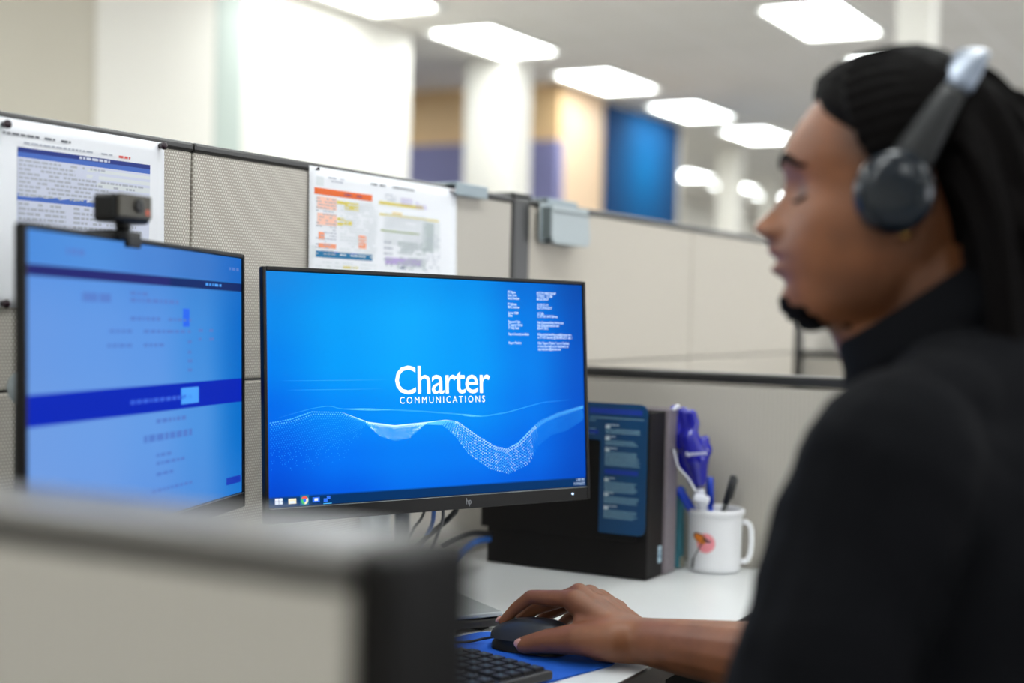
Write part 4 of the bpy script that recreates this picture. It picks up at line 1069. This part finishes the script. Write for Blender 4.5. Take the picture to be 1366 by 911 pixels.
# left arm (near), resting on the desk edge below the frame
LE = Vector((-.328, 1.012, .80)); LW = Vector((-.580, 1.130, .775))
body.chain([LS, LS*.5+LE*.5, LE], [.060, .054, .044]); body.chain([LE, LE*.65+LW*.35, LW], [.043, .041, .027])
# right arm
RE = Vector((-.470, 1.560, .785)); 
RW = at(848, 853, 1.765)
body.chain([RS, RS*.5+RE*.5, RE], [.060, .054, .045]); body.chain([RE, RE*.68+RW*.32, RE*.3+RW*.7, RW, at(815, 843, 1.79), at(790, 820, 1.815)], [.044, .0425, .0345, .0290, .0290, .0235])
# right hand on the mouse
iM, iP, iD, iT = at(764, 799, 1.800), at(708, 796, 1.826), at(687, 812, 1.836), at(671, 829, 1.842)
side = _room(Vector((.484, .875, 0)))
thumb = ([at(818, 853, 1.755), at(770, 852, 1.762), at(731, 855, 1.780), at(699, 860, 1.795)], [.0275, .0200, .0156, .0112])
hand_chains(body, RW+Vector((-.006, 0, .001)), iM, iP, iD, iT, side, thumb, (0, .023, .028, .028))
# left hand flat on the desk by the keyboard
f2 = (LW-LE).normalized(); s2_ = Vector((f2.y, -f2.x, 0))*-1
lM = LW+f2*.088+Vector((0, 0, .012)); lP = lM+f2*.044+Vector((0, 0, .004)); lD = lP+f2*.024+Vector((0, 0, -.012)); lT = lD+f2*.018+Vector((0, 0, -.010))
s_l = Vector((0, 0, 1)).cross(f2)  # towards his left
thl = ([LW+f2*.03-s_l*.02, LW+f2*.06-s_l*.034, LW+f2*.095-s_l*.040, LW+f2*.12-s_l*.038], [.020, .0165, .0125, .0095])
hand_chains(body, LW+s_l*0, lM-s_l*.03, lP-s_l*.03, lD-s_l*.03, lT-s_l*.03, s_l, thl)
# legs
for sy, fx in ((-.10, .0), (.10, .02)):
    hip = PEL+Vector((0, sy, -.02)); kn = Vector((-.56+fx, 1.27+sy*1.5, .52)); an = Vector((-.60+fx, 1.27+sy*1.5, .10))
    body.chain([hip, kn], [.095, .065]); body.chain([kn, kn*.55+an*.45, an], [.062, .054, .038]); body.cap(an, an+Vector((-.14, 0, -.05)), .036, .026)
body.cap(at(818, 853, 1.755), RW, .0275, .0292); body.cap(at(800, 856, 1.765), at(845, 862, 1.765), .024, .0235)
bo = body.build('body', M_skin, per, remesh=.0023, smooth_it=6)
# even out the wrist and heel of the right hand
def soften(o, centre, radius, iters):
    me = o.data; n = len(me.vertices); co_ = np.empty(n*3); me.vertices.foreach_get('co', co_); co_ = co_.reshape(n, 3)
    ed = np.empty(len(me.edges)*2, dtype=np.int64); me.edges.foreach_get('vertices', ed); ed = ed.reshape(-1, 2)
    c_ = np.array(centre-ROOT); d_ = np.linalg.norm(co_-c_, axis=1); w_ = np.clip(1.6*(1-d_/radius), 0, 1)[:, None]
    near = d_ < radius*1.1; ed = ed[near[ed[:, 0]] & near[ed[:, 1]]]
    deg = np.bincount(ed.ravel(), minlength=n)[:, None].clip(1)
    for _ in range(iters):
        acc = np.zeros_like(co_)
        for k in range(3):
            acc[:, k] = np.bincount(ed[:, 0], co_[ed[:, 1], k], n)+np.bincount(ed[:, 1], co_[ed[:, 0], k], n)
        co_ = np.where(near[:, None], co_+w_*.6*(acc/deg-co_), co_)
    me.vertices.foreach_set('co', co_.ravel()); me.update()
soften(bo, at(852, 855, 1.74), .062, 70)
soften(bo, at(806, 840, 1.77), .040, 25)
# nails
M_nail = mat('fingernail', (206, 152, 136), .3)
tdir = (thumb[0][3]-thumb[0][2]).normalized()
nb_ = MB(); c = thumb[0][3]+tdir*.0035-side*.0062+Vector((0, 0, .0035))
nb_.ball(c, .0078, None, 14, (1.0, .42, .80), Matrix((tdir, side, tdir.cross(side))).transposed()); nb_.build('thumbnail', M_nail, bo)
fd = (iT-iD).normalized(); up_ = (Vector((0, 0, 1))-fd*fd.z).normalized()*-1
nb_ = MB(); nb_.ball(iT+fd*.001-up_*-.0-(-up_)*-.0035+Vector((-.003, 0, .001)), .0058, None, 12, (1, .8, .5), Matrix((fd, fd.cross(up_), up_)).transposed()); nb_.build('fingernail', M_nail, bo)
# eyes, brows, lashes, goatee
M_hair = mat('hair_black', (7, 5, 5), .7, spec=.06, noise=.4, nscale=160, bump=.5)
for sgn in (1, -1):
    b = MB(); b.ball(hp_(.0655, .031*sgn, -.001), .0125, None, 18); eo = b.build('eye', mat('eye_white', (196, 188, 182), .2), per)
    b = MB(); b.ball(hp_(.0745, .030*sgn, -.0045), .0040, None, 14); b.build('iris', mat('iris_brown', (30, 18, 14), .15), eo)
    lid = []; lid0 = []
    def surf_at(l, h, off):
        best = None
        for k in range(90):
            ph = (k/90)*PI*.5*sgn; p = head_pt(h, ph, off); ll = (p-hp_(0, 0, 0)).dot(HL)
            if best is None or abs(ll-l) < best[0]: best = (abs(ll-l), p)
        return best[1]
    ls = [surf_at((.018+.026*i/8)*sgn, -.0045+.0028*math.sin(PI*i/8)*-1+.003*i/8, .0010) for i in range(9)]
    MB().tube(ls, [.0006, .0012, .0016, .0018, .0018, .0018, .0017, .0014, .0008], n=6).build('eyelash', M_hair, per)
    br = [surf_at((.010+.040*i/8)*sgn, .0235+.009*math.sin(PI*min(1, i/8+.12)), .0006) for i in range(9)]
    MB().tube(br, [.0022, .0038, .0042, .0042, .004, .0036, .0030, .0022, .0012], n=8, flat=.6, up=(0, 0, 1)).build('eyebrow', M_hair, per)
gb = MB()
for i in range(-7, 8):
    l = i*.0050
    for h in (-.092, -.099, -.106, -.112):
        if h > -.095 and abs(i) > 4: continue
        if h > -.105 and abs(i) < 2: continue
        ph = math.asin(max(-1, min(1, l/max(sint(T_w, h), .012)*.98)))
        gb.ball(head_pt(h, ph, -.0018), .0052, None, 8)
gb.ball(hp_(.066, 0, -.1135), .010, None, 10, (1.3, 1.8, .6), rotm('Z', HYAW))
gb.build('goatee', M_hair, per, remesh=.0025, smooth_it=2)
# hair: scalp cap and locs drawn back
hb2 = MB()
def hairline(phi):  # lowest hair height at a head angle
    d = abs(math.degrees(math.atan2(math.sin(phi), math.cos(phi))))
    return interp([(0, .086), (25, .080), (42, .067), (55, .058), (75, .044), (88, .026), (105, .010), (130, -.045), (180, -.060)], d)
n1, n2 = 60, 96; hs = [-.07+.192*i/n1 for i in range(n1+1)]
cv = []; 
for lay in (.0075, -.006):
    for i in range(n1+1):
        for j in range(n2):
            ph = 2*PI*j/n2; h0 = hairline(ph); h = h0+(.122-h0)*(i/n1)
            o_ = lay if lay < 0 else lay*min(1, .2+i/9)
            cv.append(head_pt(h, ph, o_))
W_ = (n1+1)*n2; fs = []
for i in range(n1):
    for j in range(n2):
        q_ = (i*n2+j, i*n2+(j+1) % n2, (i+1)*n2+(j+1) % n2, (i+1)*n2+j); fs.append(q_); fs.append(tuple(k+W_ for k in q_[::-1]))
for j in range(n2): fs.append((j, j+W_, (j+1) % n2+W_, (j+1) % n2))
fs.append(tuple(n1*n2+j for j in range(n2))); fs.append(tuple(W_+n1*n2+j for j in range(n2))[::-1])
hb2.add(cv, fs, None, True)
rnd = random.Random(3)
tie = Vector((-.125, 0, .020))
for k in range(-9, 10):       # locs over the crown from the front hairline to the tie
    ph0 = k*.105; pts = []; rs = []
    for i in range(15):
        s = i/14
        if s < .72:
            e = s/.72; ang = ph0*(1-e*.15)
            # travel over the top: from the front hairline to the back
            aa = .066*math.cos(ang)-(.066*math.cos(ang)+.098)*e
            ll = math.sin(ang)*.070*math.cos(abs(e-.4)*1.1)
            # height on the scalp
            best = .122
            lo, hi = .02, .1215
            def inside(h):
                f, bk, w = sint(T_front, h), sint(T_back, h), sint(T_w, h); c = (f+bk)/2
                return ((aa-c)/((f-c)+.006))**2+(ll/(w+.004))**2 < 1
            for _ in range(18):
                mid = (lo+hi)/2
                if inside(mid): lo = mid
                else: hi = mid
            pts.append(hp_(aa, ll, lo+.0045+rnd.uniform(-.001, .0015)))
        else:
            e = (s-.72)/.28
            if i == 11: P0 = pts[-1].copy()
            tgt = hp_(tie.x, k*.0045, tie.z); pts.append(P0.lerp(tgt, e)+HF*(-.018*math.sin(PI*e)))
        rs.append(.0068+rnd.uniform(-.0004, .0008))
    hb2.tube(pts, rs, n=8)
for sgn in (1, -1):            # side locs
    for k in range(9):
        h0 = .020+.010*k; pts = []
        for i in range(9):
            s = i/8; ph = math.radians(80-4*k+ (78+2*k)*s)*sgn; h = h0+(.03-h0)*s*s+.018*math.sin(PI*s)
            pts.append(head_pt(min(h, .115), ph, .010))
        hb2.tube(pts, .0062, n=8)
for k in range(26):            # the bundle hanging behind head and neck
    x0 = rnd.uniform(-.045, .045); d0 = rnd.uniform(-.02, .02); L_ = rnd.uniform(.22, .30)
    p0 = hp_(-.085+d0*.6, x0*1.2, .060+rnd.uniform(-.03, .03)); pts = []
    for i in range(8):
        s = i/7; pts.append(p0+HF*(-.062*math.sin(min(1, s*1.6)*PI/2)-.02*s+d0*s)+HL*(x0*.4*s)+Vector((0, 0, -L_*s*s*.55-L_*s*.45)))
    hb2.tube(pts, .0085, n=8)
for k in range(64):            # loose locs falling from behind the headband over ear, nape and shoulder
    ph = math.radians(rnd.uniform(108, 180))*(1 if k % 8 else -1); h0 = rnd.uniform(.00, .105)
    p0 = head_pt(h0, ph, .008); n_ = (p0-hp_(-.01, 0, h0)); n_.z = 0; n_.normalize()
    zend = rnd.uniform(-.19, -.12); outw = rnd.uniform(.020, .050); pts = []
    for i in range(9):
        s = i/8; q_ = p0+n_*(outw*math.sin(min(1, s*1.5)*PI/2))-HF*(.030*s)+Vector((0, 0, (zend-h0)*s*(.35+.65*s)))
        pts.append(q_)
    hb2.tube(pts, .0085, n=8)
hb2.build('hair', M_hair, per, remesh=.0030, smooth_it=1)
b = MB(); b.ball(hp_(-.004, .0885, -.037), .0030, None, 12); b.build('earring', mat('gold', (212, 170, 96), .25, .9), per)
# clothes
M_shirt = mat('shirt_black', (9, 10, 14), .9, spec=.12, noise=.15, nscale=300, bump=.35)
sh = MB()
for dy, r0, r1 in ((-.080, .128, .143), (0, .140, .158), (.080, .128, .143)):
    v_ = Vector((0, dy, 0)); sh.chain([CH+v_+Vector((0, 0, -.01)), AB+v_, PEL+v_+Vector((0, 0, .02))], [r0, r1, .145])
NB2 = NB+Vector((.018, 0, .012))
sh.cap(NB2, LS+Vector((.01, .03, .004)), .088, .070); sh.cap(NB2, RS+Vector((.01, -.03, .004)), .088, .070); sh.cap(NB2, CH+Vector((.01, 0, .02)), .085, .13)
sh.cap(CH+Vector((0, -.06, .03)), LS+Vector((0, .01, 0)), .115, .074); sh.cap(CH+Vector((0, .06, .03)), RS, .115, .074)
LH = LS*.12+LE*.88
sh.chain([LS, LS*.6+LE*.4+Vector((-.004, 0, 0)), LH], [.074, .071, .066])
RH = RS*.18+RE*.82
sh.chain([RS, RS*.5+RE*.5, RH], [.072, .068, .062])
for (p_, q_, r_) in ((LS+Vector((.02, .03, .03)), LE+Vector((.03, .03, .10)), .055), (LS+Vector((.06, .06, -.05)), AB+Vector((.0, -.13, .05)), .05)):
    sh.cap(p_, q_, r_, r_*.8)
so = sh.build('shirt', M_shirt, per, remesh=.005, smooth_it=6)
tex = bpy.data.textures.new('folds', 'CLOUDS'); tex.noise_scale = .09; tex.noise_depth = 2
dm = so.modifiers.new('folds', 'DISPLACE'); dm.texture = tex; dm.strength = .016; dm.mid_level = .5; dm.texture_coords = 'LOCAL'
# collar: a folded band around the neck
cb = MB(); cn = 40; rings = []
CC = hp_(-.030, 0, -.098)+Vector((.012, 0, 0)); tilt = math.radians(33)
axf = Vector((HF.x*math.cos(tilt), HF.y*math.cos(tilt), -math.sin(tilt))); axl = HL; axn = axf.cross(axl)*-1
if axn.z < 0: axn = -axn
prof = [(0, .026), (.003, .028), (.006, .024), (.013, -.004), (.020, -.020), (.016, -.022), (.008, -.012), (.001, -.010), (-.003, .0)]
vs = []
for j in range(cn):
    w_ = 2*PI*j/cn
    for dr, dz in prof:
        r_ = 1.0; k_ = .5+.5*math.cos(w_)
        vs.append(CC+axf*math.cos(w_)*(.083+dr)+axl*math.sin(w_)*(.077+dr)+axn*(dz*(1-.25*k_)))
kp = len(prof)
cb.add(vs, [(j*kp+i, j*kp+(i+1) % kp, ((j+1) % cn)*kp+(i+1) % kp, ((j+1) % cn)*kp+i) for j in range(cn) for i in range(kp)], None, True)
cb.build('collar', M_shirt, per)
pt = MB()
for sy, fx in ((-.10, .0), (.10, .02)):
    hip = PEL+Vector((0, sy, -.02)); kn = Vector((-.56+fx, 1.27+sy*1.5, .52)); an = Vector((-.60+fx, 1.27+sy*1.5, .11))
    pt.chain([hip, kn], [.108, .078]); pt.chain([kn, an], [.074, .058])
pt.cap(PEL+Vector((0, -.08, .0)), PEL+Vector((0, .08, 0)), .13, .13)
pt.build('trousers', mat('trousers_charcoal', (40, 42, 48), .85, bump=.3, nscale=300), per, remesh=.006, smooth_it=4)
for sy, fx in ((-.10, .0), (.10, .02)):
    an = Vector((-.60+fx, 1.27+sy*1.5, .045)); s_ = MB(); s_.chain([an+Vector((.03, 0, 0)), an+Vector((-.06, 0, .0)), an+Vector((-.17, 0, -.008))], [.043, .042, .034]); s_.cap(an+Vector((0, 0, .05)), an, .045, .042)
    so2 = s_.build('shoe', mat('shoe_black', (18, 18, 18), .4), per, remesh=.004, smooth_it=2)

# ------------------------------------------------------------------ headphones
hd_ = thing('headphones', tuple(hp_(0, 0, .0)), 'dark navy over-ear wireless headphones with a pale headband top on the man\'s head', 'headphones')
M_hpn = mat('headphone_navy', (6, 19, 30), .2, spec=.5); M_hpd = mat('headphone_dark', (22, 24, 26), .5, spec=.3); M_hps = mat('headphone_lit_band', (120, 130, 146), .36, .3); M_cus = mat('ear_cushion', (18, 18, 20), .7)  # headband top coloured pale for the light it catches
R_h = Matrix((HF, HL, Vector((0, 0, 1)))).transposed()
eb = Vector((-.070, 0, .125)).normalized()
for sgn in (1, -1):
    c = hp_(.007, .0, .0)
    def L2(a, l, h): return c+HF*a+HL*l*sgn+Vector((0, 0, h))
    rx = (R_h @ rotm('X', -PI/2*sgn)) @ Matrix(((.88, 0, 0), (0, .92, 0), (0, 0, 1)))
    cc = L2(0, .086, -.004)
    cup = MB().lathe([(.0001, .012), (.030, .012), (.0355, .015), (.037, .021), (.0355, .027), (.0315, .0315), (.024, .0340), (.012, .0350), (.0001, .0352)], cc, None, 40, rx).build('ear_cup', M_hpn, hd_)
    MB().lathe([(.020, -.004), (.034, -.002), (.0365, .006), (.034, .013), (.022, .014), (.020, .010)], cc, None, 36, rx).build('ear_cushion', M_cus, cup)
    # yoke and slider
    P_ = []
    for i in range(8):
        w_ = math.radians(8+34*i/7); P_.append(c+(HL*math.cos(w_)*.104*sgn)+(HF*eb.x+Vector((0, 0, eb.z)))*math.sin(w_)*.142)
    MB().tube(P_, [.017, .0165, .0155, .0145, .0135, .013, .0125, .0125], n=14, flat=.38, up=HF).build('yoke', M_hpd, hd_)
P_ = []; up2 = HF*eb.x+Vector((0, 0, eb.z)); c = hp_(.007, 0, 0)
for i in range(33):
    w_ = math.radians(43+94*i/32); P_.append(c+HL*math.cos(w_)*.103+up2*math.sin(w_)*.1425)
hbo = MB().tube(P_, .0150, n=14, flat=.36, up=HF).build('headband', M_hps, hd_)
MB().tube([p_-(p_-c).normalized()*.0055 for p_ in P_[3:-3]], .013, n=12, flat=.35, up=HF).build('headband_pad', M_cus, hbo)

# ------------------------------------------------------------------ office chair
ch = thing('office_chair', (-.12, 1.27, 0), 'dark office chair the man in the black shirt sits on', 'chair')
M_ch = mat('chair_fabric', (30, 31, 34), .9, bump=.3, nscale=400)
MB().box((-.16, 1.27, .385), (.50, .52, .08)).build('seat', M_ch, ch, bevel=.03, seg=4)
MB().box((.105, 1.27, .76), (.06, .46, .56), R=rotm('Y', .10)).build('backrest', M_ch, ch, bevel=.028, seg=4)
MB().box((.13, 1.27, .43), (.03, .08, .26), R=rotm('Y', .05)).box((.0, 1.27, .335), (.26, .08, .02)).build('back_support', M_black, ch, bevel=.005)
MB().tube([(-.12, 1.27, .09), (-.12, 1.27, .35)], .026, n=18).build('gas_stem', M_black, ch)
for i in range(5):
    w_ = 2*PI*i/5+.2; e_ = Vector((-.12+.29*math.cos(w_), 1.27+.29*math.sin(w_), .075))
    lg_ = MB().tube([(-.12, 1.27, .105), e_], [.024, .015], n=10).build('base_leg', M_black, ch)
    MB().tube([e_+Vector((-.022*math.sin(w_), .022*math.cos(w_), -.047)), e_+Vector((.022*math.sin(w_), -.022*math.cos(w_), -.047))], .027, n=18).build('caster', M_black, ch)
for sy in (-.30, .30):
    MB().box((-.10, 1.27+sy, .50), (.04, .025, .24)).box((-.10, 1.27+sy*.9, .375), (.05, .10, .02)).build('armrest_post', M_black, ch, bevel=.004)
    MB().box((-.13, 1.27+sy, .63), (.24, .075, .028)).build('armrest_pad', M_black, ch, bevel=.011, seg=3)


# ================================================================== WORLD, CAMERA
w = bpy.data.worlds.new('world'); SC.world = w; w.use_nodes = True
w.node_tree.nodes['Background'].inputs[0].default_value = (.9, .95, 1, 1); w.node_tree.nodes['Background'].inputs[1].default_value = .3
cam = bpy.data.cameras.new('camera'); co = bpy.data.objects.new('camera', cam); COL.objects.link(co)
M = Matrix.Identity(4)
for i in range(3): M[i][0] = RR[i]; M[i][1] = UU[i]; M[i][2] = -FF[i]; M[i][3] = EYE[i]
co.matrix_world = M
cam.lens = 50; cam.sensor_width = 36; cam.clip_start = .05; cam.clip_end = 100
cam.dof.use_dof = True; cam.dof.focus_distance = 1.88; cam.dof.aperture_fstop = 2.0
SC.camera = co
SC.view_settings.view_transform = 'Standard'; SC.view_settings.look = 'None'; SC.view_settings.gamma = 1; SC.view_settings.use_curve_mapping = False
SC.view_settings.exposure = 0.2
SC.cycles.max_bounces = 6
